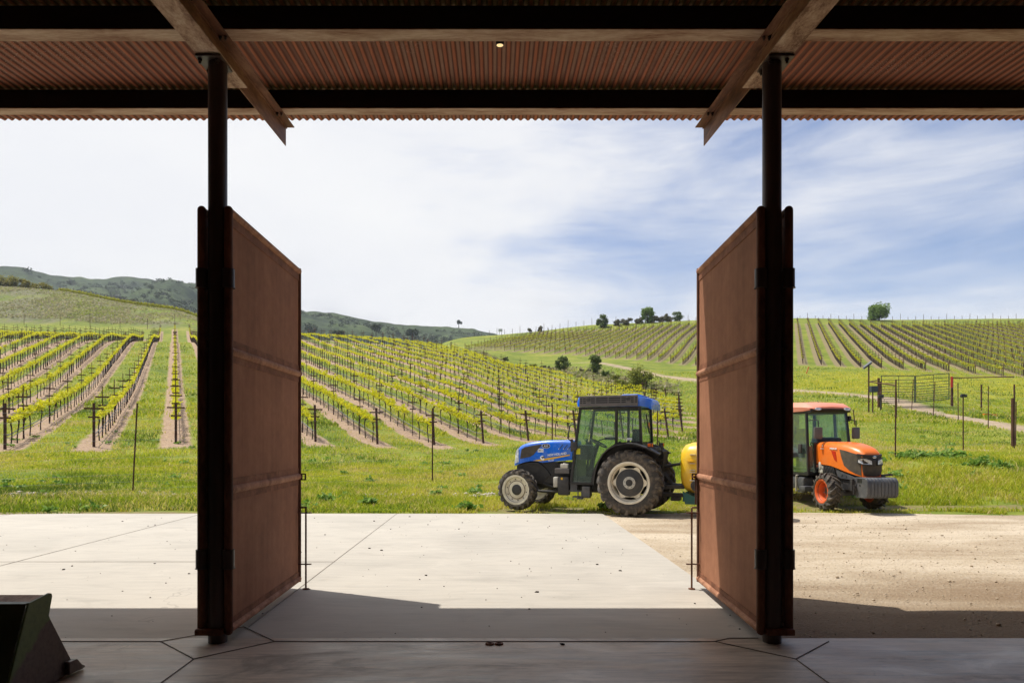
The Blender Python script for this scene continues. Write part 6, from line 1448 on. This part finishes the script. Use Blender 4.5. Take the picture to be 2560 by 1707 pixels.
    P = np.stack([X, Y, zt(X, Y)+rng.uniform(.05, .5, len(X))], 1); V, F = leaf_quads(P, rng.uniform(.2, .5, len(P)), rng, 1., 1.5); o = np_mesh('gully_scrub', V, F, 'dry_stalk', np.clip(vnoise(X, Y, 6, 72)+rng.normal(0, .2, len(P)), 0, 1)); tag(o, 'rough brown and olive tussocks along the gully', 'scrub', kind='stuff')
    # broad-leaved weeds in clumps
    P = []; S = []
    for _ in range(150):
        y = math.exp(rng.uniform(math.log(14.3), math.log(34))); x = rng.uniform(-.76, .85)*y
        if mask_gravel(np.array(x), np.array(y)) > .2 or y < 14.3: continue
        r = rng.uniform(.06, .2)*(1.5 if rng.random() < .1 else 1); m = int(24+120*r); q = rng.normal(size=(m, 3))*[r*.6, r*.6, r*.3]; q[:, 2] = np.abs(q[:, 2])+.02
        P.append(q+[x, y, ground(x, y)]); S.append(rng.uniform(.05, .10, m))
    for u, y, r in ((2268, 20.6, .2), (2300, 20.9, .24), (2345, 21.2, .18), (2375, 21., .26), (1165, 14.7, .13), (815, 16.2, .14), (920, 15.8, .12), (1090, 17.5, .1), (2450, 19.5, .2), (2500, 19, .18), (1510, 14.9, .08)):
        x = uX(u, y); m = int(60+420*r); q = rng.normal(size=(m, 3))*[r*.7, r*.5, r*.4]; q[:, 2] = np.abs(q[:, 2])+.03; P.append(q+[x, y, ground(x, y)]); S.append(rng.uniform(.07, .13, m))
    P = np.concatenate(P); V, F = leaf_quads(P, np.concatenate(S), rng, .8, 1.4); o = np_mesh('weeds', V, F, 'weed_leaf', rng.random(len(P))); tag(o, 'broad-leaved weeds in clumps among the grass', 'weeds', kind='stuff')
    # loose stones
    ico = bmesh.new(); bmesh.ops.create_icosphere(ico, subdivisions=1, radius=1); iv = np.array([v.co[:] for v in ico.verts]); ico.verts.index_update(); fi = np.array([[v.index for v in f.verts] for f in ico.faces]); ico.free()
    def stones(X, Y, r, name, mat, lab, lift=.0):
        m = len(X); Z = zt(X, Y)
        q = iv[None]*(r[:, None, None]*rng.uniform(.6, 1.3, (m, 1, 3))*np.array([1, 1, .6]))*rng.uniform(.8, 1.2, (m, len(iv), 1))
        V = (q+np.stack([X, Y, Z+lift+r*.15], 1)[:, None, :]).reshape(-1, 3); F = (np.arange(m)[:, None, None]*len(iv)+fi[None]).reshape(-1, 3)
        o = np_mesh(name, V, F, mat); tag(o, lab, 'stones', kind='stuff')
    n = 9000; Y = np.exp(rng.uniform(math.log(5.3), math.log(14.1), n)); X = rng.uniform(2.28, 13.5, n); k = (X < .9*Y+1) & (rng.random(n) < .25+.75*vnoise(X, Y, 1.5, 33)); X, Y = X[k], Y[k]
    stones(X, Y, np.minimum(.0035+rng.exponential(.003, len(X)), .022), 'gravel_stones', 'pebble', 'loose stones scattered over the gravel yard', -.012)
    X, Y = [], []
    for ua, ub, y, c in ((30, 210, 16.9, 90), (150, 330, 17.2, 110), (335, 440, 17.3, 170), (440, 600, 17.4, 60), (1130, 1260, 17.6, 45), (900, 1110, 17.5, 60)):
        uu = rng.uniform(ua, ub, c); yy = y+rng.normal(0, .16, c); X += list((uu-1237)/1707*yy); Y += list(yy)
    uu = rng.uniform(2432, 2495, 260); yy = rng.normal(26.5, .35, 260); X += list((uu-1237)/1707*yy); Y += list(yy)
    X, Y = np.array(X), np.array(Y); stones(X, Y, rng.uniform(.03, .10, len(X)), 'white_stones', 'white_rock', 'pale stones lying in lines in the grass swale')
    n = 260; Y = rng.uniform(5.0, 13.5, n); X = rng.uniform(-8, 2.1, n); V0 = []
    m = len(X); r = .003+rng.exponential(.004, m); q = iv[None]*(np.minimum(r, .02)[:, None, None]*np.array([1.2, 1, .5]))*rng.uniform(.7, 1.3, (m, len(iv), 1))
    V = (q+np.stack([X, Y, np.full(m, .004)], 1)[:, None, :]).reshape(-1, 3); F = (np.arange(m)[:, None, None]*len(iv)+fi[None]).reshape(-1, 3)
    o = np_mesh('mud_crumbs', V, F, 'bark'); tag(o, 'small crumbs of mud and grit on the concrete', 'grit', kind='stuff')
build_grass()

# ------------------------------------------------------------------ haze
def build_haze():
    m = bpy.data.materials.new('haze'); m.use_nodes = True; k = NT(m.node_tree)
    v = k.n('ShaderNodeVolumePrincipled', {'Color': (.80, .87, .97, 1), 'Density': .00017, 'Anisotropy': .2})
    o = k.n('ShaderNodeOutputMaterial'); m.node_tree.links.new(v.outputs[0], o.inputs['Volume']); MATS['haze'] = m
    q = MB(); q.ext((-1700, -30, -4), (1400, 1350, 262)); h = q.build('haze', 'haze', smooth=0); tag(h, 'thin pale haze in the air over the hills', 'haze', kind='stuff'); h.display_type = 'WIRE'
build_haze()
